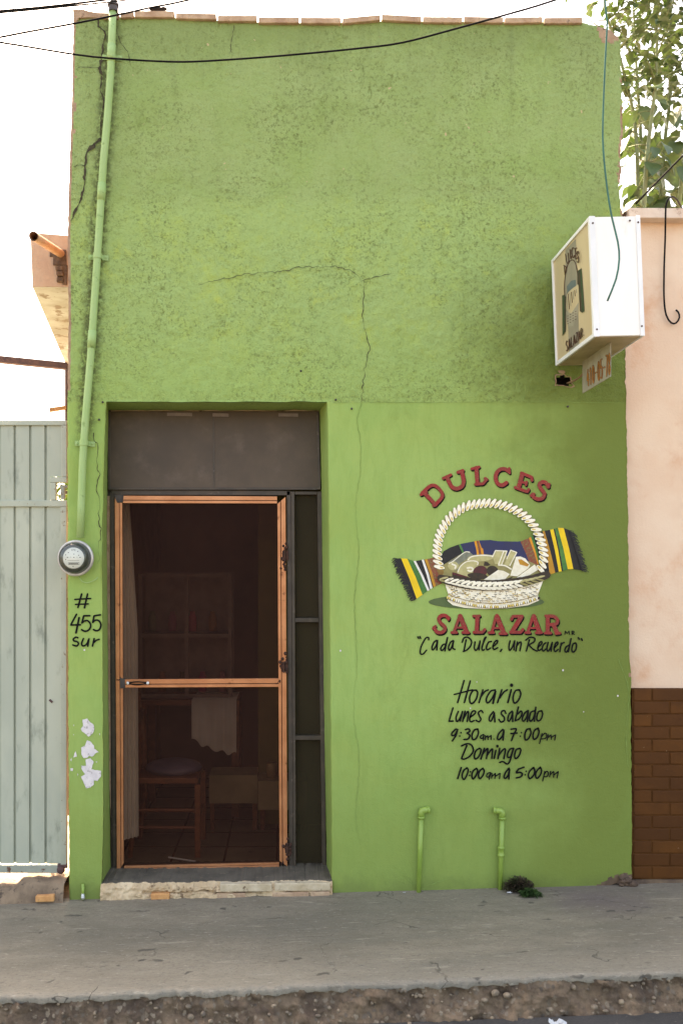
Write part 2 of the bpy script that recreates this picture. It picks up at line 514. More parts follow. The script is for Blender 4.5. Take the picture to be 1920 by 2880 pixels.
def screen_material(name, opacity, col):
    m, nd, lk, bs = new_mat(name)
    g = nd.new("ShaderNodeNewGeometry")
    f = ramp_n(nd, lk, noise_n(nd, lk, g.outputs["Position"], 3, 5, 0.6), 0.3, 0.7)
    c = mixc(nd, lk, f, col, [v * 0.78 for v in col[:3]] + [1])
    lk.new(c, bs.inputs["Base Color"])
    bs.inputs["Roughness"].default_value = 0.6
    tr = nd.new("ShaderNodeBsdfTransparent")
    tr.inputs[0].default_value = (0.95, 0.76, 0.64, 1)
    mx = nd.new("ShaderNodeMixShader")
    bs.inputs["Specular IOR Level"].default_value = 0.1
    mx.inputs[0].default_value = opacity
    lk.new(tr.outputs[0], mx.inputs[1])
    lk.new(bs.outputs[0], mx.inputs[2])
    lk.new(mx.outputs[0], nd["Material Output"].inputs[0])
    return m


M['screen'] = screen_material("dark_insect_screen", 0.55, srgb(52, 30, 23))
M['sidescreen'] = screen_material("grey_dusty_pane", 0.74, srgb(62, 54, 38))


def glass_material():
    m, nd, lk, bs = new_mat("meter_glass")
    gl = nd.new("ShaderNodeBsdfGlossy")
    gl.inputs["Roughness"].default_value = 0.05
    tr = nd.new("ShaderNodeBsdfTransparent")
    tr.inputs[0].default_value = (0.93, 0.95, 0.93, 1)
    fr = nd.new("ShaderNodeFresnel")
    fr.inputs[0].default_value = 1.5
    mx = nd.new("ShaderNodeMixShader")
    lk.new(fr.outputs[0], mx.inputs[0])
    lk.new(tr.outputs[0], mx.inputs[1])
    lk.new(gl.outputs[0], mx.inputs[2])
    lk.new(mx.outputs[0], nd["Material Output"].inputs[0])
    return m


M['glass'] = glass_material()


def brick_material():
    m, nd, lk, bs = new_mat("brown_glazed_brick")
    g = nd.new("ShaderNodeNewGeometry")
    sp = nd.new("ShaderNodeSeparateXYZ")
    lk.new(g.outputs["Position"], sp.inputs[0])
    f1 = ramp_n(nd, lk, noise_n(nd, lk, g.outputs["Position"], 5, 6, 0.6), 0.35, 0.65)
    col = mixc(nd, lk, f1, srgb(100, 58, 18), srgb(84, 48, 15))
    f3 = ramp_n(nd, lk, noise_n(nd, lk, g.outputs["Position"], 26, 5, 0.7), 0.6, 0.7)
    col = mixc(nd, lk, math_n(nd, lk, 'MULTIPLY', f3, 0.5), col, srgb(66, 38, 16))
    f4 = ramp_n(nd, lk, noise_n(nd, lk, g.outputs["Position"], 44, 3, 0.6), 0.70, 0.73)
    col = mixc(nd, lk, f4, col, srgb(190, 160, 130))
    ri = math_n(nd, lk, 'MULTIPLY', g.outputs["Random Per Island"], 0.75)
    col = mixc(nd, lk, ri, col, srgb(72, 40, 14))
    lk.new(col, bs.inputs["Base Color"])
    bs.inputs["Roughness"].default_value = 0.6
    bs.inputs["Specular IOR Level"].default_value = 0.2
    b = nd.new("ShaderNodeBump")
    b.inputs["Strength"].default_value = 0.25
    b.inputs["Distance"].default_value = 0.004
    lk.new(noise_n(nd, lk, g.outputs["Position"], 60, 5, 0.6), b.inputs["Height"])
    lk.new(b.outputs[0], bs.inputs["Normal"])
    return m


M['brick'] = brick_material()
M['mortar'] = pmat("dark_brown_joint", srgb(92, 58, 30), srgb(76, 46, 22), 12, 0.9, spec=0.1)


def concrete_walk():
    m, nd, lk, bs = new_mat("worn_pavement_concrete")
    g = nd.new("ShaderNodeNewGeometry")
    pos = g.outputs["Position"]
    st = scaled(nd, lk, pos, (0.35, 1.0, 1.0))
    f1 = ramp_n(nd, lk, noise_n(nd, lk, st, 2.2, 7, 0.65), 0.34, 0.68)
    f2 = ramp_n(nd, lk, noise_n(nd, lk, st, 14, 8, 0.7), 0.34, 0.7)
    col = mixc(nd, lk, f1, srgb(142, 131, 111), srgb(114, 107, 92))
    col = mixc(nd, lk, math_n(nd, lk, 'MULTIPLY', f2, 0.55), col, srgb(112, 102, 84))
    f3 = ramp_n(nd, lk, noise_n(nd, lk, st, 40, 4, 0.65, 0.6), 0.64, 0.71)
    col = mixc(nd, lk, math_n(nd, lk, 'MULTIPLY', f3, 0.7), col, srgb(76, 72, 66))
    f4 = ramp_n(nd, lk, noise_n(nd, lk, scaled(nd, lk, pos, (0.16, 1, 1)), 30, 4, 0.6), 0.62, 0.72)
    col = mixc(nd, lk, math_n(nd, lk, 'MULTIPLY', f4, 0.45), col, srgb(176, 166, 144))
    f5 = ramp_n(nd, lk, noise_n(nd, lk, pos, 180, 3, 0.6), 0.55, 0.72)
    col = mixc(nd, lk, math_n(nd, lk, 'MULTIPLY', f5, 0.35), col, srgb(90, 86, 78))
    # paler strip towards the kerb edge, purple-grey stain at the far right
    sp = nd.new("ShaderNodeSeparateXYZ")
    lk.new(pos, sp.inputs[0])
    edge = ramp_n(nd, lk, math_n(nd, lk, 'MULTIPLY_ADD', noise_n(nd, lk, st, 5, 6, 0.7), 0.5, sp.outputs[1]), 4.35, 3.85)
    col = mixc(nd, lk, math_n(nd, lk, 'MULTIPLY', edge, 0.28), col, srgb(172, 162, 144))
    d = nd.new("ShaderNodeVectorMath")
    d.operation = 'DISTANCE'
    lk.new(pos, d.inputs[0])
    d.inputs[1].default_value = (1.55, 4.55, 0.0)
    stn = ramp_n(nd, lk, math_n(nd, lk, 'MULTIPLY_ADD', noise_n(nd, lk, pos, 6, 6, 0.7), 0.4, d.outputs["Value"]), 0.55, 0.2)
    col = mixc(nd, lk, math_n(nd, lk, 'MULTIPLY', stn, 0.55), col, srgb(96, 76, 84))
    # flat dark blotches, cracks and grit
    wn_ = nd.new("ShaderNodeTexNoise")
    wn_.inputs["Scale"].default_value = 7
    wn_.inputs["Detail"].default_value = 6
    lk.new(pos, wn_.inputs["Vector"])
    wv = nd.new("ShaderNodeVectorMath")
    wv.operation = 'ADD'
    lk.new(scaled(nd, lk, wn_.outputs["Color"], (0.22, 0.12, 0)), wv.inputs[0])
    lk.new(scaled(nd, lk, pos, (0.55, 1.0, 1.0)), wv.inputs[1])
    vo = nd.new("ShaderNodeTexVoronoi")
    vo.inputs["Scale"].default_value = 15
    lk.new(wv.outputs[0], vo.inputs["Vector"])
    vc = nd.new("ShaderNodeSeparateColor")
    lk.new(vo.outputs["Color"], vc.inputs[0])
    bl = math_n(nd, lk, 'MULTIPLY', ramp_n(nd, lk, vo.outputs["Distance"], 0.26, 0.12), ramp_n(nd, lk, vc.outputs[0], 0.80, 0.84))
    col = mixc(nd, lk, math_n(nd, lk, 'MULTIPLY', bl, 0.8), col, srgb(70, 64, 56))
    ve = nd.new("ShaderNodeTexVoronoi")
    ve.feature = 'DISTANCE_TO_EDGE'
    ve.inputs["Scale"].default_value = 1.9
    lk.new(wv.outputs[0], ve.inputs["Vector"])
    ck = math_n(nd, lk, 'MULTIPLY', ramp_n(nd, lk, ve.outputs["Distance"], 0.007, 0.002), ramp_n(nd, lk, noise_n(nd, lk, pos, 2.4, 4, 0.6), 0.5, 0.6))
    col = mixc(nd, lk, math_n(nd, lk, 'MULTIPLY', ck, 0.8), col, srgb(62, 56, 48))
    gt = ramp_n(nd, lk, noise_n(nd, lk, scaled(nd, lk, pos, (0.5, 1, 1)), 95, 6, 0.75), 0.5, 0.68)
    col = mixc(nd, lk, math_n(nd, lk, 'MULTIPLY', gt, 0.5), col, srgb(88, 80, 66))
    gw = ramp_n(nd, lk, noise_n(nd, lk, scaled(nd, lk, pos, (0.4, 1, 1)), 70, 6, 0.75), 0.56, 0.72)
    col = mixc(nd, lk, math_n(nd, lk, 'MULTIPLY', gw, 0.45), col, srgb(198, 190, 172))
    lk.new(col, bs.inputs["Base Color"])
    bs.inputs["Roughness"].default_value = 0.8
    b = nd.new("ShaderNodeBump")
    b.inputs["Strength"].default_value = 0.8
    b.inputs["Distance"].default_value = 0.010
    lk.new(noise_n(nd, lk, st, 60, 8, 0.75), b.inputs["Height"])
    lk.new(b.outputs[0], bs.inputs["Normal"])
    return m


M['walk'] = concrete_walk()


def kerb_material():
    m, nd, lk, bs = new_mat("broken_aggregate")
    g = nd.new("ShaderNodeNewGeometry")
    pos = g.outputs["Position"]
    v = nd.new("ShaderNodeTexVoronoi")
    v.inputs["Scale"].default_value = 42
    v.inputs["Randomness"].default_value = 1
    wv = nd.new("ShaderNodeVectorMath")
    wv.operation = 'ADD'
    nn = nd.new("ShaderNodeTexNoise")
    nn.inputs["Scale"].default_value = 30
    lk.new(pos, nn.inputs["Vector"])
    lk.new(scaled(nd, lk, nn.outputs["Color"], (0.03, 0.03, 0.03)), wv.inputs[0])
    lk.new(pos, wv.inputs[1])
    lk.new(wv.outputs[0], v.inputs["Vector"])
    sc = nd.new("ShaderNodeSeparateColor")
    lk.new(v.outputs["Color"], sc.inputs[0])
    f1 = ramp_n(nd, lk, noise_n(nd, lk, pos, 7, 7, 0.7), 0.35, 0.68)
    col = mixc(nd, lk, f1, srgb(130, 108, 84), srgb(82, 66, 52))
    peb = mixc(nd, lk, sc.outputs[1], srgb(160, 142, 118), srgb(84, 74, 64))
    stone = ramp_n(nd, lk, sc.outputs[0], 0.5, 0.54)
    inside = ramp_n(nd, lk, v.outputs["Distance"], 0.5, 0.3)
    col = mixc(nd, lk, math_n(nd, lk, 'MULTIPLY', math_n(nd, lk, 'MULTIPLY', stone, inside), 0.8), col, peb)
    f3 = ramp_n(nd, lk, noise_n(nd, lk, pos, 60, 5, 0.7), 0.5, 0.7)
    col = mixc(nd, lk, math_n(nd, lk, 'MULTIPLY', f3, 0.5), col, srgb(68, 54, 40))
    lk.new(col, bs.inputs["Base Color"])
    bs.inputs["Roughness"].default_value = 0.9
    b = nd.new("ShaderNodeBump")
    b.inputs["Strength"].default_value = 0.9
    b.inputs["Distance"].default_value = 0.012
    lk.new(noise_n(nd, lk, pos, 55, 8, 0.7), b.inputs["Height"])
    lk.new(b.outputs[0], bs.inputs["Normal"])
    return m


M['kerb'] = kerb_material()
M['pebble'] = pmat("kerb_pebble", srgb(150, 130, 104), srgb(96, 84, 70), 30, 0.7, 0.2, 90)
M['road'] = pmat("old_asphalt", srgb(66, 63, 59), srgb(54, 52, 48), 5, 0.9, 0.6, 120, c3=srgb(92, 86, 78), s3=90, t3=(0.6, 0.7))
M['ground'] = pmat("dry_ground", srgb(116, 106, 90), srgb(98, 90, 76), 0.5, 0.95, 0.3, 10)
M['yard'] = pmat("pale_yard_dirt", srgb(196, 188, 170), srgb(178, 168, 148), 3, 0.95, 0.4, 30)
M['canopy'] = pmat("tan_canopy_plaster", srgb(198, 168, 140), srgb(184, 152, 126), 6, 0.9, 0.4, 40, c3=srgb(158, 122, 96), s3=10, t3=(0.6, 0.72))
M['soffit'] = pmat("ochre_stained_soffit", srgb(170, 172, 166), srgb(148, 146, 134), 5, 0.9, 0.3, 40, c3=srgb(126, 114, 96), s3=8, t3=(0.56, 0.62))
M['clay'] = pmat("orange_clay_pipe", srgb(196, 152, 116), srgb(178, 134, 100), 10, 0.7, 0.1, 60)
M['rubble'] = pmat("exposed_rubble", srgb(118, 94, 74), srgb(82, 64, 52), 24, 0.95, 0.9, 50)

# ------------------------------------------------------------------ the setting
def z_walk(x, y):
    """street falls gently from right to left"""
    t = max(0.0, min(1.0, (WY - y) / 1.1))
    a = -0.0445 + (-0.030 + 0.0445) * t
    b = 0.026 + 0.012 * t
    return a + b * x


KY = 3.65
mb = MB()
mb.add([(-600, -600, -0.30 - 600 * 0.026), (600, -600, -0.30 + 600 * 0.026), (600, 900, -0.30 + 600 * 0.026), (-600, 900, -0.30 - 600 * 0.026)], [(0, 1, 2, 3)])
struct(mb.build("ground", M['ground']))

mb = MB()
xs = [-9 + 0.5 * i for i in range(38)]
ys = [-9 + 0.63 * i for i in range(20)] + [3.60]
for j in range(len(ys)):
    for x in xs:
        mb.v.append((x, ys[j], z_walk(x, 3.65) - 0.135 + 0.004 * nz(x, ys[j], 0, 1.5)))
for j in range(len(ys) - 1):
    for i in range(len(xs) - 1):
        a = j * len(xs) + i
        mb.f.append([a, a + 1, a + 1 + len(xs), a + len(xs)])
        mb.m.append(0)
struct(mb.build("road", M['road'], smooth=True))

# pavement: gently uneven slab with a broken front lip
mb = MB()
nx, ny = 700, 44
X0, X1 = -3.4, 4.4
def lip(x):
    return KY + 0.016 * nz(x, 0, 0, 3) + 0.018 * nz(x, 1, 0, 12) + 0.012 * nz(x, 3, 0, 40)
for j in range(ny + 1):
    for i in range(nx + 1):
        x = X0 + (X1 - X0) * i / nx
        yf = lip(x)
        y = yf + (5.06 - yf) * j / ny
        mb.v.append((x, y, z_walk(x, y) + 0.003 * nz(x, y, 2, 2.5) + 0.0012 * nz(x, y, 5, 16) - (0.006 if j == 0 else 0)))
for j in range(ny):
    for i in range(nx):
        a = j * (nx + 1) + i
        mb.f.append([a, a + 1, a + nx + 2, a + nx + 1])
        mb.m.append(0)
base = len(mb.v)
for i in range(nx + 1):
    p = mb.v[i]
    mb.v.append((p[0], p[1] + 0.004, p[2] - 0.022 - 0.012 * nz(p[0], 7, 0, 20)))
for i in range(nx):
    mb.f.append([i + 1, i, base + i, base + i + 1])
    mb.m.append(0)
struct(mb.build("sidewalk", M['walk'], smooth=True))

# kerb: rough aggregate under the slab
mb = MB()
nx, ny = 1000, 26
for j in range(ny + 1):
    t = j / ny
    for i in range(nx + 1):
        x = X0 + (X1 - X0) * i / nx
        zt = z_walk(x, KY) - 0.018
        z = zt - 0.15 * t
        y = lip(x) + 0.012 - 0.075 * t ** 1.6
        d = 0.026 * nz(x, z, 0, 9) + 0.018 * nz(x, z, 3, 26) + 0.012 * abs(nz(x, z, 9, 55)) + 0.005 * nz(x, z, 9, 110)
        mb.v.append((x + 0.004 * nz(x, z, 20, 60), y - d - 0.002, z + 0.4 * d * t))
for j in range(ny):
    for i in range(nx):
        a = j * (nx + 1) + i
        mb.f.append([a, a + nx + 1, a + nx + 2, a + 1])
        mb.m.append(0)
rk = random.Random(5)
for k in range(230):
    x = rk.uniform(-1.6, 2.0)
    t = rk.random()
    z = z_walk(x, KY) - 0.03 - 0.11 * t
    y = lip(x) + 0.008 - 0.075 * ((t * 0.11 + 0.012) / 0.15) ** 1.6 - 0.012 * nz(x, z, 0, 11)
    r_ = rk.uniform(0.004, 0.010) if k > 40 else rk.uniform(0.009, 0.015)
    mb.ball((x, y, z), r_, 7, 5, 1, (rk.uniform(0.8, 1.4), 0.9, rk.uniform(0.6, 1.0)))
struct(mb.build("kerb", [M['kerb'], M['pebble']], smooth=True))

mb = MB()
for (a, b) in ((-6.0, -1.09), (1.79, 7.0)):
    mb.add([(a, 5.065, z_walk(a, 4.7) - 0.01), (b, 5.065, z_walk(b, 4.7) - 0.01), (b, 16, z_walk(b, 4.7) - 0.01), (a, 16, z_walk(a, 4.7) - 0.01)], [(0, 1, 2, 3)])
struct(mb.build("yard", M['yard']))

# ------------------------------------------------------------------ the shop
shop = thing("shop_building", "narrow bright green stucco sweet shop with painted basket sign and copper screen door", "building", (0.35, WY, 0))
L_TAB = [(20, 207), (60, 208), (300, 203), (480, 196), (560, 194), (700, 191), (820, 194), (1000, 193), (1150, 190), (1500, 191), (1900, 192), (2300, 194), (2560, 196)]
R_TAB = [(60, 1742), (130, 1745), (300, 1748), (500, 1740), (570, 1745), (1000, 1757), (1160, 1760), (1500, 1765), (1850, 1768), (1940, 1773), (2100, 1773), (2400, 1776), (2560, 1775)]
T_TAB = [(200, 46), (300, 46), (340, 49), (500, 52), (640, 60), (840, 65), (960, 64), (1070, 60), (1190, 62), (1640, 65), (1643, 69), (1665, 72), (1690, 79), (1712, 84), (1726, 98), (1738, 108), (1744, 122), (1760, 130)]
DL_TAB = [(1130, 300), (1160, 297), (1500, 288), (1900, 289), (2300, 291), (2480, 287), (2560, 285)]
DR_TAB = [(1130, 920), (1200, 923), (1400, 925), (2000, 931), (2440, 934), (2560, 934)]
HOLE = [(1561, 1062), (1578, 1056), (1590, 1062), (1604, 1062), (1606, 1074), (1596, 1086), (1580, 1087), (1564, 1083)]


def inside(poly, x, y):
    c = False
    n = len(poly)
    for i in range(n):
        x1, y1 = poly[i]
        x2, y2 = poly[(i + 1) % n]
        if (y1 > y) != (y2 > y) and x < (x2 - x1) * (y - y1) / (y2 - y1) + x1:
            c = not c
    return c


def wall_disp(px, py):
    """how far the coat stands out of the plane (metres)"""
    X, Z = px / 540, py / 540
    big = 0.004 * nz(X, Z, 1, 1.4)
    if py < 1132:
        k = 0.55 + 0.45 * min(1, max(0, (py - 450) / 300))
        d = k * (0.0042 * nz(X, Z, 4, 14) + 0.0046 * nz(X, Z, 8, 34) + 0.0030 * nz(X, Z, 12, 68))
        d += 0.0035 * min(1, (1140 - py) / 40)
        return d + big
    return -0.001 + 0.0008 * nz(X, Z, 4, 5)


S = 6.2
cols = [('a', i / 15) for i in range(15)] + [('d', i / 100) for i in range(100)] + [('b', i / 136) for i in range(137)]
y_rows = [('lo', i / 228) for i in range(228)] + [('hi', i / 174) for i in range(175)]
mb = MB()
PIX = []
for rk_, t in y_rows:
    for ck, u in cols:
        # provisional y to read edge tables
        if rk_ == 'lo':
            y0 = 2548 + (1130 - 2548) * t
        else:
            y0 = 1130 + (60 - 1130) * t
        jit = lambda s: 3.2 * nz(s, y0 / 540, 0, 9) + 2.6 * nz(s, y0 / 540, 4, 30) + 1.5 * nz(s, y0 / 540, 7, 70)
        xl, xr = lerp_tab(L_TAB, y0) + jit(1) * 0.6, lerp_tab(R_TAB, y0) + jit(2) * (1.4 if y0 < 1100 else 0.8)
        dl, dr = lerp_tab(DL_TAB, y0) + 0.4 * jit(3), lerp_tab(DR_TAB, y0) + 0.3 * jit(5)
        x = {'a': xl + (dl - xl) * u, 'd': dl + (dr - dl) * u, 'b': dr + (xr - dr) * u}[ck]
        if rk_ == 'lo':
            zb = z_walk((x - VX) * WY / F, WY)
            yb = VY + (EYE - zb) * F / WY + 8
            if x > 1690:
                yb -= 20 * min(1, (x - 1690) / 60) + 5 * nz(x / 30, 0, 3, 1)
            y = yb + (1130 + 2.5 * nz(x / 540, 3, 0, 8) - yb) * t
        else:
            yt = lerp_tab(T_TAB, x) + 1.5 * nz(x / 540, 9, 0, 25)
            yd = 1130 + 2.5 * nz(x / 540, 3, 0, 8)
            y = yd + (yt - yd) * t
        PIX.append((x, y))
        p = W(x, y)
        p.y -= wall_disp(x, y)
        mb.v.append(tuple(p))
nc = len(cols)
for j in range(len(y_rows) - 1):
    for i in range(nc - 1):
        a = j * nc + i
        if y_rows[j][0] == 'lo' and cols[i][0] == 'd':
            continue
        q = [a, a + 1, a + nc + 1, a + nc]
        if 1500 < PIX[a][0] < 1650 and 1000 < PIX[a][1] < 1120:
            cx = sum(PIX[k][0] for k in q) / 4
            cy = sum(PIX[k][1] for k in q) / 4
            if inside(HOLE, cx, cy):
                continue
        mi = 0
        cx, cy = PIX[a]
        # bare broken corner, top right, and chipped left edge
        if cx > 1672 and cy < 128 + 10 * nz(cx / 60, cy / 60, 0, 4) and inside([(1672, 70), (1715, 78), (1738, 108), (1722, 122), (1690, 124), (1678, 100)], cx, cy):
            mi = 1
        if cx < lerp_tab(L_TAB, cy) + 3.5 + 5.5 * nz(cx / 540, cy / 540, 3, 22) and cy < 1100:
            mi = 1
        if cx > lerp_tab(R_TAB, cy) - 6 - 8 * nz(cx / 540, cy / 540, 3, 16) and cy < 620:
            mi = 1
        if cx > 1660 and cy > 2462 + 0.5 * max(0, 1740 - cx) + 14 * nz(cx / 50, 3, 0, 3) + 8 * nz(cx / 20, cy / 20, 0, 2):
            mi = 2
        if cy > 1800 and cx > lerp_tab(R_TAB, cy) - 1 - 7 * nz(cx / 540, cy / 540, 3, 24):
            mi = 1
        mb.f.append(q)
        mb.m.append(mi)
# returns of the coat at the two ends and the top
nr = len(y_rows)
def strip(idx, dx, dy, mi=1):
    base_ = len(mb.v)
    for k in idx:
        p = mb.v[k]
        mb.v.append((p[0] + dx, p[1] + dy, p[2]))
    for k in range(len(idx) - 1):
        mb.f.append([idx[k], idx[k + 1], base_ + k + 1, base_ + k])
        mb.m.append(mi)
strip([j * nc for j in range(nr)], 0.03, 0.12)
strip([j * nc + nc - 1 for j in range(nr)], -0.03, 0.12)
strip([(nr - 1) * nc + i for i in range(nc)], 0, 0.27)
# reveals of the doorway
DY = 5.0
jrow = 228
lj = [j * nc + 15 for j in range(jrow + 1)]
rj = [j * nc + 115 for j in range(jrow + 1)]
LI = [(1153, 306), (1500, 301), (2000, 306), (2450, 312), (2560, 316)]
RI = [(1153, 897), (1400, 903), (2000, 910), (2440, 918), (2560, 921)]
def reveal(idx, tab):
    base_ = len(mb.v)
    K = 10
    for k in range(1, K + 1):
        for q in idx:
            px, py = PIX[q]
            t = k / K
            pyi = 1153 + (py - 1130) * (2500 - 1153) / (2540 - 1130)
            a = Vector(mb.v[q])
            b = W(lerp_tab(tab, pyi), pyi, DY)
            b.z = a.z
            p = a.lerp(b, t)
            p.x += 0.002 * nz(p.x, p.y, p.z, 18)
            mb.v.append(tuple(p))
    prev = idx
    for k in range(K):
        cur = [base_ + k * len(idx) + i for i in range(len(idx))]
        for i in range(len(idx) - 1):
            mb.f.append([prev[i], prev[i + 1], cur[i + 1], cur[i]])
            mb.m.append(0)
        prev = cur
reveal(lj, LI)
reveal(rj, RI)
top_idx = [jrow * nc + i for i in range(15, 116)]
base_ = len(mb.v)
K = 10
for k in range(1, K + 1):
    for n_, q in enumerate(top_idx):
        a = Vector(mb.v[q])
        b = W(306 + (897 - 306) * n_ / 100, 1153, DY + 0.02)
        p = a.lerp(b, k / K)
        p.z = a.z + 0.004 * nz(p.x, p.y, 3, 22)
        mb.v.append(tuple(p))
prev = top_idx
for k in range(K):
    cur = [base_ + k * 101 + i for i in range(101)]
    for i in range(100):
        mb.f.append([prev[i], prev[i + 1], cur[i + 1], cur[i]])
        mb.m.append(0)
    prev = cur
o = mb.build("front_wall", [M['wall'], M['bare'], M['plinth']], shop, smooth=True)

# body behind the front
mb = MB()
mb.box(-1.085, -1.0, 4.80, 9.0, -0.15, 4.30)
mb.box(1.66, 1.745, 4.80, 9.0, -0.15, 4.30)
mb.box(-1.0, 1.66, 8.9, 9.0, -0.15, 4.30)
mb.box(-1.06, 1.72, 4.84, 9.0, 4.32, 4.42)
mb.build("side_and_back_walls", M['adobe'], shop)
mb = MB()
mb.box(-1.0, 1.66, 5.06, 8.9, -0.12, -0.012)
M['tile'] = pmat("dim_floor_tile", srgb(150, 138, 110), srgb(130, 118, 96), 4, 0.35, c3=srgb(96, 86, 70), s3=8)
o = mb.build("shop_floor", M['tile'], shop)
mb = MB()
for k in range(13):
    mb.box(-0.99, 1.65, 5.15 + 0.3 * k, 5.162 + 0.3 * k, -0.0118, -0.0105)
    mb.box(-0.95 + 0.3 * min(k, 8), -0.938 + 0.3 * min(k, 8), 5.07, 8.88, -0.0102, -0.0092) if k < 9 else None
mb.build("floor_joint", M['mortar'], shop)
M['inner'] = pmat("dim_inner_wall", srgb(150, 128, 112), srgb(132, 112, 98), 2, 0.8)
mb = MB()
mb.box(-0.99, 0.62, 7.3, 7.4, 0.0, 3.1)
mb.box(-0.99, 1.65, 5.1, 7.3, 3.1, 3.2)
mb.build("inner_wall", M['inner'], shop)
M['olive'] = pmat("olive_partition_paint", srgb(128, 122, 66), srgb(112, 106, 58), 3, 0.7)
mb = MB()
mb.box(-0.17, 0.30, 5.9, 5.98, 0.0, 3.05)
mb.build("partition", M['olive'], shop)

# coping bricks along the parapet
COP = [(338, 377, 34, 48), (378, 491, 30, 47), (494, 609, 37, 52), (612, 723, 43, 58), (726, 842, 48, 63), (845, 959, 49, 64), (962, 1070, 46, 60), (1073, 1186, 43, 58), (1189, 1301, 47, 62), (1304, 1415, 47, 62), (1418, 1526, 48, 63), (1529, 1638, 49, 64)]
for k, (a, b, y0, y1) in enumerate(COP):
    mb = MB()
    n = 14
    tilt = {6: -5, 7: 3}.get(k, random.uniform(-1.5, 1.5)) 
    sec = []
    for i in range(n + 1):
        t = i / n
        x = a + 1 + (b - a - 2) * t
        dy = tilt * (t - 0.5) * 2
        w1, w2 = 1.1 * nz(x / 40, 0, k, 4), 1.1 * nz(x / 40, 5, k, 5)
        out = 0.022 + 0.004 * nz(x / 40, 8, k, 6)
        p0, p1 = W(x, y1 + dy + w1 + 1.0, WY - out), W(x, y0 + dy + w2, WY - out)
        sec.append([p0, p1, p1 + Vector((0, 0.20, 0)), p0 + Vector((0, 0.20, 0))])
    vs_ = [p for s_ in sec for p in s_]
    fs = [(0, 1, 2, 3), tuple(4 * n + q for q in (3, 2, 1, 0))]
    for i in range(n):
        for q in range(4):
            fs.append((4 * i + q, 4 * i + 4 + q, 4 * i + 4 + (q + 1) % 4, 4 * i + (q + 1) % 4))
    mb.add(vs_, fs)
    mb.build("coping_brick", M['coping'], shop, bevel=0.003)
# broken brick and mortar lump at the left end of the parapet
mb = MB()
pts = [(205, 26), (235, 26), (250, 31), (275, 35), (306, 36), (334, 36), (334, 52), (300, 52), (250, 48), (222, 50), (214, 62), (208, 52)]
mb.prism([W(x, y, WY - 0.016 + 0.006 * nz(x / 30, y / 30, 0, 3)) for x, y in pts], (0, 0.2, 0))
mb.build("broken_coping", M['bare'], shop, bevel=0.002)

# cavity behind the hole under the sign
mb = MB()
hp = [W(x, y, WY + 0.003) for x, y in [(1553, 1050), (1615, 1050), (1615, 1095), (1553, 1095)]]
c_ = sum(hp, Vector()) / 4
hb = [c_ + (p - c_) * 0.9 + Vector((0, 0.09, 0)) for p in hp]
mb.add(hp + hb, [(4, 5, 6, 7), (0, 1, 5, 4), (1, 2, 6, 5), (2, 3, 7, 6), (3, 0, 4, 7)])
mb.build("wall_cavity", M['hole'], shop)

# ------------------------------------------------------------------ flat paint on the wall
OFF = [0.0022]


class Paint(MB):
    """thin coats of paint lying on the shop front"""
    def __init__(self, x0, y0, s, base=0.0022):
        super().__init__()
        self.x0, self.y0, self.s, self.o = x0, y0, s, base
        self.inc = 0.00006

    def place(self, q):
        return W(self.x0 + q[0] / self.s, self.y0 + q[1] / self.s, WY - self.o)

    def put(self, q):
        return self.place(q)

    def shape(self, pts, mi=0, smooth=0):
        self.o += 0.00006
        if smooth:
            pts = [tuple(p) for p in crom(list(pts) + [pts[0]], smooth)][:-1]
        self.poly([self.put(p) for p in pts], mi)

    def oval(self, cx, cy, rx, ry, mi=0, rot=0, n=24):
        c, s_ = math.cos(rot), math.sin(rot)
        self.shape([(cx + rx * math.cos(a) * c - ry * math.sin(a) * s_, cy + rx * math.cos(a) * s_ + ry * math.sin(a) * c) for a in [2 * math.pi * k / n for k in range(n)]], mi)

    def stroke(self, pts, w, mi=0, smooth=True, jitter=0.06, step=None, taper=None):
        self.o += self.inc
        pts = [tuple(p) for p in pts]
        step = step or max(1.5, w * 0.45)
        P = crom(pts, step) if smooth else [Vector(p) for p in pts]
        if not smooth:
            Q = []
            for a, b in zip(P, P[1:]):
                n = max(1, int((b - a).length / step))
                Q += [a.lerp(b, i / n) for i in range(n)]
            P = Q + [P[-1]]
        n = len(P)
        left, right = [], []
        for i, p in enumerate(P):
            t = P[min(i + 1, n - 1)] - P[max(i - 1, 0)]
            t = t.normalized() if t.length > 1e-6 else Vector((1, 0))
            nn = Vector((-t.y, t.x))
            ww = w / 2 * (1 + jitter * random.uniform(-1, 1))
            if taper:
                ww *= taper(i / max(1, n - 1))
            left.append(p + nn * ww)
            right.append(p - nn * ww)
        vs_, fs = [], []
        for a, b in zip(left, right):
            vs_ += [a, b]
        for i in range(n - 1):
            fs.append((2 * i, 2 * i + 2, 2 * i + 3, 2 * i + 1))
        for end, k in ((0, 0), (1, n - 1)):
            ctr = P[k]
            a, b = left[k] - ctr, None
            st = len(vs_)
            ang0 = math.atan2((left[k] - ctr).y, (left[k] - ctr).x)
            rad = (left[k] - ctr).length
            sgn = 1 if end == 0 else -1
            arc = [ctr + Vector((math.cos(ang0 + sgn * math.pi * q / 6), math.sin(ang0 + sgn * math.pi * q / 6))) * rad for q in range(7)]
            vs_ += arc
            fs.append(tuple(range(st, st + 7)))
        self.add([self.put(p) for p in vs_], fs, mi)

    def dot(self, x, y, d, mi=0):
        self.oval(x, y, d / 2, d / 2 * 1.1, mi, n=14)


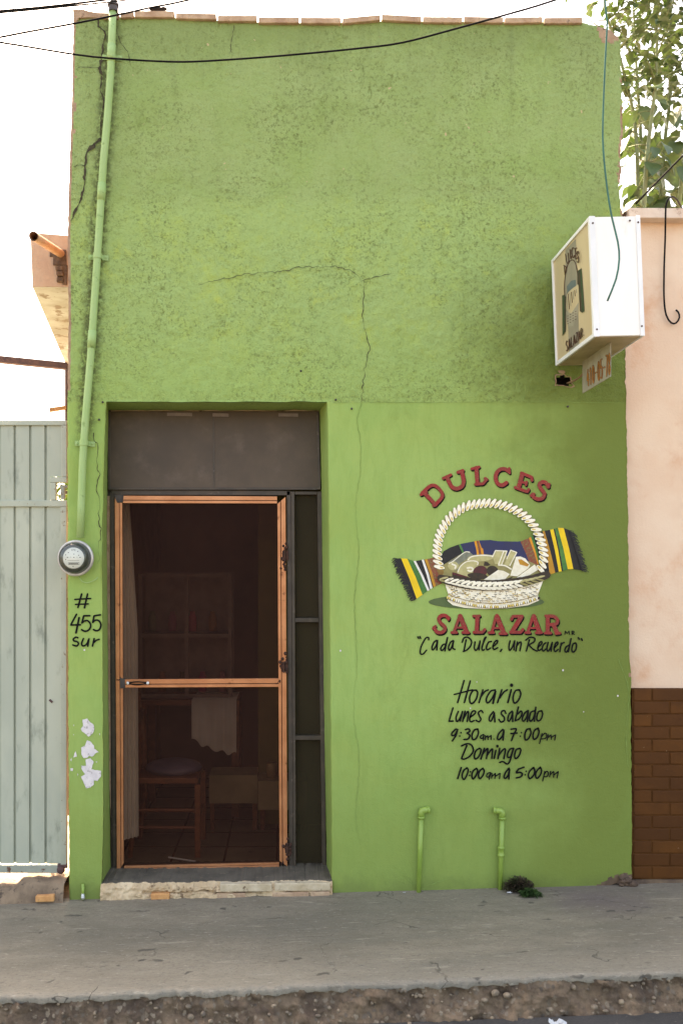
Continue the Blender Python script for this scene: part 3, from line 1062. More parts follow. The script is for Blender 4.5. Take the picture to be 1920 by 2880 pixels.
# --- DULCES, arched
D_ST = [
    [([(135, 345), (250, 468)], 42), ([(90, 356), (150, 328)], 32), ([(105, 338), (185, 266), (236, 254), (286, 288), (326, 348), (318, 392), (258, 458), (232, 476)], 38)],
    [([(337, 176), (418, 140)], 32), ([(378, 165), (405, 230), (432, 272), (482, 291), (538, 268), (561, 215), (540, 100)], 44), ([(498, 110), (553, 90)], 34)],
    [([(650, 72), (730, 52)], 32), ([(700, 60), (712, 235)], 44), ([(692, 242), (775, 236), (808, 195)], 32), ([(798, 178), (816, 190)], 34)],
    [([(1055, 100), (1020, 75), (970, 75), (925, 115), (912, 180), (935, 235), (985, 254), (1032, 225)], 42), ([(1062, 68), (1066, 118)], 28)],
    [([(1207, 125), (1165, 280)], 46), ([(1195, 118), (1310, 165), (1312, 198)], 34), ([(1195, 215), (1250, 230)], 28), ([(1254, 216), (1246, 250)], 26), ([(1130, 278), (1260, 325), (1276, 300)], 34)],
    [([(1492, 268), (1465, 225), (1420, 219), (1392, 250), (1418, 300), (1452, 345), (1432, 392), (1380, 408), (1330, 382), (1322, 352)], 42), ([(1302, 366), (1336, 350)], 28), ([(1505, 240), (1490, 278)], 26)],
]
S_ST = [
    [([(215, 105), (190, 76), (145, 76), (118, 105), (132, 145), (172, 182), (178, 220), (140, 246), (95, 236), (72, 195)], 36), ([(60, 205), (85, 180)], 22), ([(222, 92), (214, 118)], 22)],
    [([(325, 85), (270, 240)], 28), ([(332, 82), (395, 240)], 46), ([(295, 195), (370, 195)], 20), ([(248, 245), (298, 245)], 26), ([(356, 245), (418, 245)], 26)],
    [([(466, 80), (528, 78)], 26), ([(505, 85), (497, 235)], 40), ([(472, 242), (556, 242), (578, 215)], 30)],
    [([(690, 85), (650, 240)], 28), ([(700, 82), (765, 246)], 46), ([(665, 200), (740, 200)], 20), ([(620, 246), (668, 246)], 26), ([(728, 256), (794, 256)], 26)],
    [([(846, 112), (860, 82), (952, 82)], 30), ([(942, 92), (852, 235)], 44), ([(836, 242), (938, 242), (960, 215)], 30)],
    [([(1060, 85), (1010, 235)], 28), ([(1068, 82), (1125, 240)], 46), ([(1035, 200), (1100, 200)], 20), ([(986, 246), (1030, 246)], 26), ([(1092, 248), (1148, 246)], 26)],
    [([(1208, 85), (1208, 245)], 40), ([(1188, 78), (1230, 78)], 26), ([(1182, 250), (1240, 250)], 28), ([(1212, 80), (1270, 84), (1306, 118), (1298, 155), (1250, 166), (1225, 166)], 34), ([(1265, 165), (1300, 245)], 42), ([(1290, 256), (1330, 251)], 26)],
]
logo = MB()
P_ = Paint(1060, 1280, 2.45, 0.0016)
P_.oval(752, 1012, 398, 50, 0, n=48)
M['pshade'] = pmat("dark_green_painted_patch", srgb(74, 92, 50), srgb(84, 102, 56), 20, 0.7)
logo = P_.build("painted_logo", M['pshade'], shop)
for name, (x0, y0, s), letters in (("arched_lettering", (1160, 1300, 3.92), D_ST), ("name_lettering", (1200, 1710, 3.5636), S_ST)):
    P_ = Paint(x0, y0, s, 0.0020)
    P_.inc = 0.00002
    for let in letters:
        for dd in (0.5, 1.0):
            for pts, w in let:
                P_.stroke([(x + 9 * dd, y + 15 * dd) for x, y in pts], w * 1.02, 1, smooth=len(pts) > 3)
    P_.o = 0.0034
    for let in letters:
        for pts, w in let:
            P_.stroke(pts, w, 0, smooth=len(pts) > 3)
    P_.build(name, [M['red'], M['shadowink']], logo)

# --- hand lettering in black
CADA = [[(265, 252), (264, 236), (244, 240), (212, 300), (206, 348), (226, 352), (250, 325)]]
SLOGAN = [
    [(95, 325), (70, 345), (50, 395), (60, 420), (90, 380), (106, 325)], [(106, 325), (98, 420)],
    [(190, 362), (160, 368), (138, 405), (150, 426), (182, 388), (206, 295)], [(206, 295), (180, 430)],
    [(262, 326), (235, 345), (215, 395), (225, 425), (250, 385), (266, 330)], [(266, 330), (258, 400), (280, 414)],
    [(392, 320), (370, 430)], [(354, 342), (370, 302), (410, 294), (446, 330), (436, 380), (400, 420), (364, 436)],
    [(482, 340), (474, 400), (490, 425), (515, 390), (532, 330)], [(532, 330), (520, 420)],
    [(592, 292), (572, 330), (550, 400), (560, 425), (575, 415)], [(592, 292), (578, 300), (566, 340)],
    [(645, 335), (615, 345), (595, 395), (605, 420), (636, 400)],
    [(665, 385), (702, 350), (706, 325), (682, 335), (660, 385), (670, 416), (708, 398)],
    [(748, 415), (735, 436)],
    [(832, 330), (820, 390), (830, 425), (855, 390), (878, 330)], [(878, 330), (870, 420)],
    [(905, 342), (890, 430)], [(895, 385), (930, 342), (944, 352), (930, 428)],
    [(1025, 320), (995, 430)], [(990, 322), (1030, 294), (1076, 302), (1074, 336), (1020, 370)], [(1020, 370), (1060, 410), (1102, 432)],
    [(1115, 392), (1150, 355), (1147, 335), (1125, 350), (1110, 400), (1120, 426), (1150, 408)],
    [(1190, 348), (1165, 370), (1153, 410), (1165, 432), (1188, 412)],
    [(1212, 345), (1200, 410), (1215, 432), (1240, 390), (1254, 345)], [(1254, 345), (1242, 432)],
    [(1278, 398), (1310, 360), (1307, 340), (1285, 360), (1272, 410), (1285, 437), (1312, 415)],
    [(1344, 352), (1330, 437)], [(1335, 390), (1352, 356), (1374, 346)],
    [(1424, 372), (1395, 388), (1380, 425), (1395, 442), (1420, 402), (1442, 308)], [(1442, 308), (1416, 438)],
    [(1488, 350), (1462, 362), (1450, 420), (1465, 442), (1490, 415), (1497, 365), (1484, 350)],
    [(1515, 298), (1524, 312)], [(1546, 308), (1554, 324)],
]
P_ = Paint(1200, 1710, 3.5636, 0.0022)
k_ = SLOGAN.index([(748, 415), (735, 436)]) + 1
for st in SLOGAN[k_:]:
    P_.stroke(st, 16)
P_.build("slogan_lettering", M['ink'], shop)
P_ = Paint(1200, 1710, 3.5636, 0.0022)
for st in SLOGAN[:k_]:
    P_.stroke(st, 16)
off = lambda p: ((1100 + p[0] / 2.529 - 1200) * 3.5636, (1700 + p[1] / 2.529 - 1710) * 3.5636)
for st in CADA + [[(188, 230), (194, 242)], [(202, 228), (208, 241)]]:
    P_.stroke([off(p) for p in st], 15)
P_.build("slogan_lettering", M['ink'], shop)
P_ = Paint(1200, 1710, 3.5636, 0.0022)
for st in ([(1380, 264), (1386, 230), (1402, 256), (1422, 230), (1426, 264)], [(1452, 266), (1452, 230), (1472, 234), (1472, 248), (1454, 250), (1476, 266)]):
    P_.stroke(st, 9, smooth=False)
P_.build("trademark_lettering", M['ink'], shop)

HOR = [
    ([(297, 65), (213, 350)], 20), ([(377, 70), (300, 350)], 20), ([(170, 245), (405, 185)], 18),
    ([(458, 190), (410, 197), (370, 275), (375, 350), (410, 358), (455, 300), (472, 220), (450, 188)], 20),
    ([(540, 185), (490, 350)], 20), ([(515, 275), (565, 208), (610, 186)], 20),
    ([(700, 186), (640, 205), (585, 300), (600, 355), (650, 310), (704, 205)], 20), ([(704, 205), (672, 358)], 24),
    ([(785, 185), (730, 350)], 20), ([(760, 290), (812, 215), (856, 186)], 20),
    ([(907, 185), (864, 350)], 22),
    ([(1012, 185), (960, 200), (930, 290), (950, 358), (1000, 320), (1031, 240), (1014, 185)], 20),
]
LUN = [
    [(153, 420), (100, 594), (152, 590)], [(222, 465), (193, 540), (204, 596), (240, 560), (277, 465)], [(277, 465), (247, 588)],
    [(308, 462), (277, 596)], [(290, 560), (338, 470), (354, 480), (336, 596)], [(372, 545), (440, 490), (440, 460), (400, 470), (368, 560), (385, 600), (426, 584)],
    [(540, 482), (520, 454), (482, 480), (497, 530), (515, 565), (490, 600), (450, 580)],
    [(676, 468), (630, 530), (624, 582), (650, 586), (688, 490)], [(688, 480), (696, 600)],
    [(837, 490), (820, 454), (785, 465), (780, 500), (816, 540), (815, 585), (775, 602), (748, 570)],
    [(918, 462), (880, 500), (862, 570), (880, 592), (910, 540), (927, 472)], [(927, 472), (926, 597)],
    [(1000, 408), (958, 586)], [(958, 586), (1010, 562), (1046, 500), (1035, 460), (990, 500)],
    [(1124, 454), (1080, 490), (1050, 560), (1070, 592), (1105, 540), (1128, 458)], [(1128, 458), (1116, 597)],
    [(1205, 458), (1160, 480), (1143, 560), (1160, 592), (1200, 540), (1226, 412)], [(1226, 412), (1206, 592)],
    [(1302, 458), (1260, 470), (1238, 540), (1250, 587), (1290, 570), (1314, 500), (1302, 458)],
]
P_ = Paint(1240, 1900, 4.612, 0.0022)
for st, w in HOR:
    P_.stroke(st, w * 1.1)
P_.dot(912, 125, 44)
for st in LUN:
    P_.stroke(st, 21, smooth=len(st) > 3)
P_.x0, P_.y0 = 1240, 2040
HRS = [
    [(212, 56), (190, 50), (140, 100), (140, 132), (180, 120), (213, 56)], [(213, 56), (190, 130), (145, 202)],
    [(315, 56), (355, 46), (372, 75), (335, 100)], [(335, 100), (372, 130), (347, 176), (294, 184)],
    [(472, 48), (430, 60), (400, 120), (408, 182), (450, 172), (482, 100), (472, 48)],
    [(798, 52), (745, 110), (728, 170), (750, 187), (795, 130), (812, 62)], [(812, 70), (800, 190)],
    [(905, 50), (972, 47), (940, 120), (910, 198)], [(905, 106), (982, 100)],
    [(1150, 44), (1110, 55), (1083, 120), (1090, 187), (1130, 172), (1162, 100), (1150, 44)],
    [(1257, 38), (1215, 60), (1190, 120), (1200, 180), (1240, 160), (1267, 90), (1257, 38)],
    [(332, 262), (262, 430)], [(262, 430), (300, 438), (370, 400), (416, 330), (395, 260), (340, 238), (264, 266)],
    [(497, 298), (450, 330), (428, 400), (445, 437), (490, 400), (517, 320), (497, 298)],
    [(560, 298), (515, 436)], [(538, 372), (602, 302), (586, 430)], [(592, 392), (662, 306), (655, 428)],
    [(708, 325), (686, 428)], [(757, 298), (735, 432)], [(742, 392), (800, 318), (832, 312), (812, 432)],
    [(932, 298), (890, 310), (860, 370), (865, 417), (900, 400), (937, 298)], [(937, 298), (900, 430), (880, 482), (850, 502), (800, 470), (758, 482)],
    [(1017, 298), (970, 320), (950, 400), (970, 432), (1010, 390), (1032, 320), (1017, 298)],
    [(260, 548), (214, 690)], [(332, 552), (290, 590), (270, 660), (295, 702), (330, 650), (350, 580), (332, 552)],
    [(457, 558), (415, 590), (396, 650), (415, 697), (450, 650), (472, 590), (457, 558)],
    [(540, 558), (500, 590), (482, 650), (500, 692), (540, 650), (557, 590), (540, 558)],
    [(877, 556), (835, 610), (813, 670), (835, 688), (870, 640), (884, 568)], [(884, 578), (876, 695)],
    [(1072, 543), (1002, 568)], [(1002, 568), (972, 616), (1020, 610), (1052, 630), (1030, 667), (972, 682)],
    [(1197, 548), (1150, 590), (1128, 650), (1150, 692), (1195, 650), (1212, 590), (1197, 548)],
    [(1284, 545), (1240, 590), (1222, 650), (1240, 688), (1282, 646), (1300, 585), (1284, 545)],
]
for st in HRS:
    P_.stroke(st, 22, smooth=len(st) > 2)
SMALL = [
    [(550, 118), (515, 135), (510, 165), (535, 167), (553, 125)], [(553, 125), (545, 192)], [(572, 133), (570, 186)], [(572, 160), (602, 133), (606, 182)], [(608, 160), (648, 130), (646, 182)],
    [(1307, 108), (1274, 236)], [(1298, 152), (1340, 103), (1367, 120), (1352, 167), (1304, 177)], [(1387, 123), (1370, 192)], [(1380, 162), (1422, 122), (1426, 182)], [(1427, 155), (1484, 122), (1470, 192)],
    [(638, 612), (600, 625), (588, 660), (610, 672), (642, 618)], [(642, 618), (620, 702)], [(657, 622), (653, 687)], [(660, 660), (703, 622), (695, 687)], [(700, 662), (763, 622), (755, 692)],
    [(1342, 598), (1314, 722)], [(1330, 642), (1365, 597), (1387, 620), (1372, 662), (1333, 667)], [(1417, 598), (1404, 667)], [(1410, 642), (1458, 597), (1456, 672)], [(1457, 647), (1518, 597), (1500, 682)],
]
for st in SMALL:
    P_.stroke(st, 16, smooth=len(st) > 3)
for x, y, d in ((257, 95, 22), (240, 138, 22), (683, 178, 16), (1040, 95, 20), (1025, 140, 20), (728, 270, 36), (378, 602, 22), (368, 650, 22), (1100, 596, 22), (1088, 641, 22)):
    P_.dot(x, y, d)
P_.build("opening_hours_lettering", M['ink'], shop)

NUM = [([(590, 245), (470, 685)], 62), ([(785, 245), (685, 695)], 62), ([(368, 422), (888, 392)], 54), ([(388, 586), (806, 570)], 50),
       ([(420, 915), (228, 1268), (545, 1262)], 60), ([(505, 1030), (405, 1525)], 66),
       ([(858, 962), (660, 962), (600, 1198)], 60), ([(600, 1198), (690, 1132), (800, 1132), (886, 1250), (870, 1370), (780, 1460), (680, 1472), (592, 1422)], 60),
       ([(1208, 932), (1000, 965), (960, 1178)], 60), ([(960, 1178), (1040, 1112), (1150, 1122), (1226, 1250), (1190, 1400), (1090, 1460), (982, 1420)], 60),
       ([(464, 1690), (400, 1670), (318, 1730), (330, 1790), (440, 1820), (487, 1880), (430, 1960), (302, 1930)], 58),
       ([(650, 1720), (595, 1850), (600, 1930), (660, 1960), (760, 1890), (832, 1730)], 58), ([(828, 1740), (795, 1965)], 58),
       ([(1005, 1720), (950, 1962)], 60), ([(972, 1870), (1075, 1772), (1168, 1742)], 56)]
P_ = Paint(180, 1650, 11.76, 0.0022)
for st, w in NUM:
    P_.stroke(st, w, smooth=len(st) > 3, jitter=0.03)
P_.build("house_number_lettering", M['ink'], shop)

# --- serape, basket and sweets
PC = {
    'black': pmat("serape_black", srgb(26, 24, 22), srgb(36, 33, 30), 40, 0.7),
    'yellow': pmat("serape_yellow", srgb(238, 200, 20), srgb(228, 186, 24), 20, 0.6),
    'green': pmat("serape_green", srgb(44, 104, 40), srgb(70, 124, 50), 26, 0.6),
    'white': pmat("serape_white", srgb(230, 226, 216), srgb(216, 212, 200), 30, 0.6),
    'orange': pmat("serape_orange", srgb(222, 148, 22), srgb(206, 130, 28), 26, 0.6),
    'gold': pmat("serape_gold", srgb(194, 138, 26), srgb(180, 124, 30), 26, 0.6),
    'brick': pmat("serape_brick_red", srgb(140, 64, 44), srgb(124, 82, 52), 60, 0.7, c3=srgb(126, 116, 66), s3=120, t3=(0.52, 0.62)),
    'navy': pmat("serape_navy", srgb(32, 38, 84), srgb(38, 40, 74), 20, 0.6),
    'cream': pmat("basket_cream", srgb(246, 240, 218), srgb(238, 228, 198), 60, 0.6),
    'straw': pmat("basket_straw", srgb(226, 200, 110), srgb(212, 180, 96), 60, 0.6),
    'ochre': pmat("basket_ochre", srgb(150, 116, 52), srgb(128, 98, 46), 60, 0.7),
    'brown': pmat("basket_brown", srgb(64, 48, 30), srgb(48, 38, 26), 60, 0.7),
    'olive': pmat("sweet_olive", srgb(150, 140, 84), srgb(136, 126, 74), 40, 0.6),
    'paleolive': pmat("sweet_pale", srgb(190, 180, 124), srgb(172, 162, 108), 40, 0.6),
    'grey': pmat("sweet_grey", srgb(126, 128, 108), srgb(108, 110, 92), 40, 0.6),
    'maroon': pmat("sweet_maroon", srgb(96, 28, 30), srgb(70, 28, 26), 40, 0.6),
    'white2': pmat("sweet_white", srgb(238, 231, 208), srgb(224, 215, 186), 50, 0.6),
}
PK = list(PC)
PM = [PC[k] for k in PK]
ix = {k: i for i, k in enumerate(PK)}
P_ = Paint(1060, 1280, 2.45, 0.0020)


def bands(Pt, bounds, cols_):
    for (a0, b0), (a1, b1), c in zip(bounds, bounds[1:], cols_):
        Pt.shape([a0, a1, ((a1[0] + b1[0]) / 2 + 4, (a1[1] + b1[1]) / 2), b1, b0, ((a0[0] + b0[0]) / 2 + 4, (a0[1] + b0[1]) / 2)], ix[c])


bands(P_, [((128, 712), (256, 998)), ((165, 711), (272, 990)), ((208, 714), (312, 962)), ((250, 730), (346, 936)), ((266, 729), (360, 930)), ((306, 722), (366, 925)), ((321, 720), (381, 915)), ((326, 719), (388, 911)), ((345, 716), (404, 902)), ((402, 704), (444, 884))],
      ['black', 'yellow', 'green', 'white', 'black', 'white', 'black', 'gold', 'brick'])
bands(P_, [((440, 690), (440, 800)), ((560, 616), (600, 720)), ((574, 612), (612, 720)), ((668, 594), (690, 720)), ((682, 590), (704, 720)), ((698, 589), (722, 720)), ((712, 588), (740, 720)), ((850, 594), (870, 780)), ((986, 596), (1062, 780)), ((1044, 572), (1112, 780)), ((1058, 562), (1120, 780)), ((1074, 553), (1124, 760)), ((1092, 545), (1150, 800)), ((1138, 524), (1188, 824))],
      ['black', 'green', 'navy', 'orange', 'brick', 'orange', 'navy', 'navy', 'brick', 'orange', 'green', 'black', 'black'])
P_.shape([(440, 700), (456, 664), (500, 638), (562, 615), (564, 640), (470, 740)], ix['black'])
P_.shape([(700, 588), (780, 585), (860, 597), (930, 601), (988, 593), (988, 640), (720, 640)], ix['navy'])
bands(P_, [((1138, 524), (1188, 824)), ((1152, 521), (1226, 810)), ((1190, 515), (1250, 804)), ((1214, 510), (1270, 800)), ((1222, 507), (1280, 797)), ((1234, 503), (1296, 792)), ((1244, 501), (1312, 787)), ((1284, 502), (1350, 785)), ((1330, 520), (1418, 796))],
      ['gold', 'black', 'yellow', 'black', 'green', 'green', 'yellow', 'black'])
rf = random.Random(3)
for k in range(60):
    t = k / 59
    x, y = 128 + 128 * t, 712 + 286 * t
    l = rf.uniform(18, 36)
    P_.stroke([(x + 6, y), (x - l * 0.6, y - 2 + 6 * t), (x - l, y + rf.uniform(2, 16))], rf.uniform(3, 6), ix['black'])
for k in range(64):
    t = k / 63
    x, y = 1330 + 88 * t, 520 + 276 * t
    l = rf.uniform(16, 40)
    P_.stroke([(x - 6, y), (x + l * 0.6, y + rf.uniform(0, 8)), (x + l, y + rf.uniform(6, 22))], rf.uniform(3, 6), ix['black'])
P_.build("serape", PM, logo)

P_ = Paint(1240, 1530, 4.9, 0.0034)
P_.shape([(0, 300), (60, 270), (250, 150), (420, 150), (700, 150), (1000, 170), (1240, 250), (1340, 300), (1430, 380), (1300, 480), (1000, 560), (700, 580), (300, 540), (0, 460)], ix['olive'])
P_.shape([(150, 390), (330, 430), (380, 460), (600, 500), (900, 480), (1000, 440), (900, 540), (500, 560), (150, 470)], ix['brown'])
P_.shape([(95, 262), (120, 236), (200, 190), (320, 112), (390, 110), (440, 160), (400, 185), (240, 285), (232, 350), (180, 365), (110, 322)], ix['grey'], 20)
P_.oval(165, 300, 72, 62, ix['paleolive'])
P_.stroke([(105, 265), (160, 240), (320, 116), (390, 112)], 12, ix['white2'])
P_.stroke([(150, 278), (200, 300), (190, 335)], 22, ix['white2'])
P_.oval(540, 192, 182, 48, ix['paleolive'], -0.06)
P_.stroke([(366, 220), (420, 175), (560, 155), (700, 165)], 16, ix['white2'])
P_.shape([(220, 392), (260, 310), (340, 245), (440, 230), (500, 245), (512, 285), (450, 380), (380, 442), (240, 425)], ix['paleolive'], 24)
P_.stroke([(228, 385), (262, 312), (340, 248), (440, 232), (505, 252), (500, 285)], 14, ix['white2'])
P_.stroke([(360, 330), (410, 325), (440, 350), (410, 375), (370, 365)], 24, ix['white2'])
P_.shape([(705, 180), (745, 88), (905, 97), (896, 150), (832, 285), (740, 272)], ix['paleolive'])
P_.stroke([(706, 178), (746, 90), (905, 98), (832, 282)], 14, ix['white2'], smooth=False)
P_.stroke([(860, 100), (790, 280)], 16, ix['white2'])
P_.shape([(860, 295), (900, 205), (955, 82), (1040, 115), (1030, 150), (945, 298)], ix['paleolive'])
P_.stroke([(902, 205), (956, 84), (1040, 116), (945, 296)], 13, ix['white2'], smooth=False)
P_.shape([(700, 290), (800, 300), (950, 330), (945, 400), (860, 370), (760, 350)], ix['olive'])
P_.stroke([(790, 290), (880, 300), (960, 345)], 18, ix['white2'])
P_.shape([(1030, 175), (948, 435), (1050, 445), (1200, 335), (1224, 290), (1160, 200), (1090, 172)], ix['white2'])
P_.shape([(1058, 212), (1105, 212), (1210, 282), (1186, 312), (1080, 282)], ix['gold'])
P_.oval(535, 382, 100, 82, ix['maroon'], -0.3)
P_.oval(705, 372, 82, 72, ix['brown'], 0.2)
P_.oval(500, 440, 140, 44, ix['brown'], 0.1)
P_.oval(545, 360, 40, 30, ix['maroon'])
P_.shape([(585, 300), (596, 240), (640, 250), (678, 288), (640, 305)], ix['brown'])
P_.shape([(586, 492), (780, 358), (860, 370), (942, 415), (880, 485), (800, 505)], ix['white2'])
P_.shape([(1036, 472), (1280, 285), (1352, 342), (1222, 425), (1090, 474)], ix['white2'])
P_.stroke([(1050, 462), (1285, 292)], 12, ix['cream'])
P_.shape([(150, 392), (170, 390), (360, 448), (350, 466), (160, 420)], ix['maroon'])
P_.build("sweets", PM, logo)

P_ = Paint(1060, 1280, 2.45, 0.0042)
P_.shape([(468, 890), (490, 960), (484, 1004), (520, 1034), (600, 1052), (740, 1060), (900, 1054), (1040, 1034), (1114, 1002), (1106, 962), (1142, 868), (1020, 905), (900, 925), (780, 930), (600, 920)], ix['cream'])
rf = random.Random(8)
low = lambda x: 1046 - 70 * ((x - 800) / 330) ** 2          # bottom rim of the basket
rim = lambda x: 905 - 62 * ((x - 790) / 370) ** 2 - (x - 800) * 0.02
for row in range(6):
    for k in range(21):
        x = 500 + k * 30 + (15 if row % 2 else 0)
        if x > 1105:
            continue
        f = (row + 0.7) / 6.5
        y = rim(x) + 28 + (low(x) - 14 - rim(x) - 28) * f
        P_.stroke([(x - 8, y - 1), (x, y + 2.5), (x + 8, y + rf.uniform(-2, 2))], rf.uniform(3, 5), ix['brown'] if rf.random() < 0.6 else ix['ochre']) if rf.random() < 0.45 + 0.09 * row else None
        if rf.random() < 0.3:
            P_.stroke([(x + 15, y - 7), (x + 15, y + 7)], 4, ix['ochre'])
        if rf.random() < 0.35:
            P_.stroke([(x - 6, y + 7), (x + 8, y + 8)], 4, ix['straw'])
P_.stroke([(490 + k * 31, low(490 + k * 31) - 24) for k in range(20)], 4, ix['ochre'])
P_.stroke([(486 + k * 31.5, low(486 + k * 31.5) + 2) for k in range(21)], 15, ix['brown'])
for k in range(42):
    x = 484 + k * 15
    P_.oval(x, low(x) - 1 + rf.uniform(-1, 1), 6, 10.5, ix['cream'] if rf.random() < 0.7 else ix['straw'], n=10)
# braided rim
P_.stroke([(438 + k * 36.5, rim(438 + k * 36.5) - 8) for k in range(21)], 74, ix['brown'], taper=lambda t: 0.72 + 0.28 * math.sin(math.pi * t))
for k in range(19):
    x = 450 + k * 37
    y = rim(x)
    edge = min(1.0, 0.65 + 0.35 * math.sin(math.pi * k / 18))
    c1 = 'cream' if 0 < k < 15 else 'paleolive'
    P_.stroke([(x - 18, y - 4), (x + 6, y - 18 * edge), (x + 36, y - 28 * edge)], 20 * edge, ix[c1], taper=lambda t: 0.55 + 0.5 * math.sin(math.pi * t))
    P_.stroke([(x - 18, y + 3), (x + 8, y + 13 * edge), (x + 32, y + 20 * edge)], 18 * edge, ix['white2' if 0 < k < 15 else 'olive'], taper=lambda t: 0.55 + 0.5 * math.sin(math.pi * t))
    if k % 2:
        P_.stroke([(x + 4, y - 10), (x + 22, y - 18)], 4, ix['olive'])
P_.build("basket", PM, logo)

P_ = Paint(1060, 1280, 2.45, 0.0040)
HND = [(440, 806), (420, 740), (414, 650), (430, 556), (470, 474), (530, 404), (610, 354), (700, 335), (790, 332), (870, 346), (950, 378), (1030, 432), (1085, 498), (1120, 572), (1142, 650), (1146, 720), (1126, 790)]
path = crom(HND, 4)
P_.stroke(HND, 40, ix['ochre'], jitter=0.0)
acc, last, segs = 0.0, 0.0, []
for i in range(1, len(path) - 1):
    acc += (path[i] - path[i - 1]).length
    if acc - last > 33:
        last = acc
        segs.append(i)
for i in segs:
    p = path[i]
    t = (path[i + 1] - path[i - 1]).normalized()
    nn = Vector((t.y, -t.x))          # outward
    a, b = p + nn * 25 + t * 16, p - nn * 25 - t * 14
    P_.stroke([a - t * 13, b - t * 13], 5, ix['brown'])
    P_.stroke([a, p + t * 1, b], 27, ix['cream'], taper=lambda q: 0.62 + 0.42 * math.sin(math.pi * q))
    P_.stroke([p - nn * 6 - t * 2, b + nn * 2], 13, ix['straw'], taper=lambda q: 0.6 + 0.4 * math.sin(math.pi * q))
P_.build("basket_handle", PM, logo)

# --- cracks, hairlines, bare plaster patches, seam of the two coats
P_ = Paint(0, 0, 1, 0.0098)
CRK = ('plaster_crack', M['crack'])  # flat ribbons; the shade inside each crack is put into their colour
def wiggle(pts, amp, seed):
    out = []
    rr = random.Random(seed)
    for p in crom(pts, 9):
        out.append((p.x + rr.uniform(-amp, amp), p.y + rr.uniform(-amp, amp)))
    return out
def crk(pts, w, seed, amp=2.0, mi=0):
    base_ = P_.o
    globals()['P_'] = Paint(0, 0, 1, base_)
    rr = random.Random(seed)
    pts = wiggle(pts, amp, seed)
    ph = rr.uniform(0, 6)
    P_.stroke(pts, w, mi, smooth=False, jitter=0.45, step=5, taper=lambda t: (0.25 + 0.75 * abs(math.sin(t * 9 + ph))) * min(1, 8 * (1 - t) + 0.1))
    P_.build(*CRK, shop)
crk([(278, 52), (277, 74), (296, 90), (290, 130), (288, 165)], 5, 1)
crk([(289, 165), (280, 192), (289, 213)], 10, 2)
crk([(287, 216), (284, 258), (292, 285), (284, 340), (283, 393)], 4.6, 3)
crk([(283, 393), (262, 410), (250, 422), (243, 440), (239, 470)], 10, 4)
crk([(239, 470), (237, 525), (228, 560), (210, 600), (198, 622)], 6, 5)
crk([(238, 466), (222, 464), (206, 468)], 2.5, 6)
crk([(278, 192), (250, 189), (218, 190)], 2, 7)
crk([(335, 100), (345, 130), (360, 145), (366, 165), (369, 185)], 1.8, 8)
crk([(560, 800), (640, 782), (700, 770), (790, 764), (840, 752), (900, 750), (960, 752), (1000, 772), (1022, 790)], 1.7, 9, 3.0)
crk([(1022, 788), (1060, 778), (1100, 770)], 1.8, 10, 2)
crk([(1022, 788), (1024, 840), (1018, 880), (1026, 920), (1034, 962), (1038, 985), (1026, 1030), (1020, 1090), (1018, 1128)], 2.2, 11, 3.0)
crk([(660, 70), (652, 110), (648, 150)], 1.8, 14, 2)
P_ = Paint(0, 0, 1, 0.0021)
CRK = ('hairline_crack', M['faintcrack'])
crk([(1018, 1130), (1004, 1182), (1014, 1250), (1012, 1330), (1000, 1420), (1008, 1560), (996, 1700), (1004, 1860), (994, 2000), (1010, 2140), (1000, 2300), (1018, 2400), (1012, 2480)], 1.7, 21, 1.8)
crk([(936, 1133), (1040, 1131), (1240, 1132), (1420, 1130), (1750, 1133)], 1.6, 22, 0.8)
crk([(1100, 2434), (1130, 2456), (1160, 2484), (1200, 2490), (1260, 2472), (1290, 2478), (1320, 2492)], 1.8, 23, 1.5)
crk([(1738, 1854), (1752, 1888), (1762, 1920), (1768, 1960), (1762, 2010)], 1.4, 24, 1.5)
crk([(1765, 1980), (1760, 2080), (1766, 2160)], 1.3, 25, 1.5)
P_ = Paint(0, 0, 1, 0.0021)
CRK = ('plaster_crack', M['crack'])
crk([(262, 1220), (275, 1260), (268, 1300), (280, 1330), (275, 1370), (278, 1420), (282, 1500), (276, 1590)], 2.0, 26, 4.0)
P_ = Paint(0, 1900, 3.46, 0.0018)
PEEL = [[(805, 430), (850, 418), (875, 450), (915, 480), (920, 530), (900, 570), (862, 596), (840, 570), (800, 545), (790, 520), (810, 490)],
        [(792, 700), (830, 680), (850, 628), (880, 640), (915, 680), (920, 710), (965, 745), (940, 750), (900, 790), (870, 780), (850, 800), (815, 802), (795, 770)],
        [(835, 815), (880, 805), (915, 840), (900, 880), (890, 910), (930, 920), (985, 925), (985, 980), (950, 1025), (915, 1020), (915, 1060), (880, 1090), (840, 1098), (815, 1040), (790, 985), (830, 960), (800, 920), (790, 876), (840, 880)],
        [(738, 735), (752, 790), (715, 795), (725, 765)], [(690, 900), (715, 905), (708, 930), (688, 925)], [(684, 822), (700, 800), (698, 835)], [(715, 480), (724, 478), (722, 498)], [(930, 838), (950, 836), (948, 846)], [(755, 950), (764, 960), (758, 978)], [(712, 572), (720, 570), (718, 582)], [(966, 565), (976, 562), (974, 580)]]
for pts in PEEL:
    q = []
    for i in range(len(pts)):
        a, b = Vector(pts[i]), Vector(pts[(i + 1) % len(pts)])
        for t in (0, 0.33, 0.66):
            p = a.lerp(b, t)
            q.append((p.x + 4 * nz(p.x, p.y, 0, 0.06), p.y + 4 * nz(p.y, p.x, 4, 0.06)))
    P_ = Paint(0, 1900, 3.46, 0.0018)
    P_.shape(q)
    P_.build("bare_plaster_patch", M['white_peel'], shop)
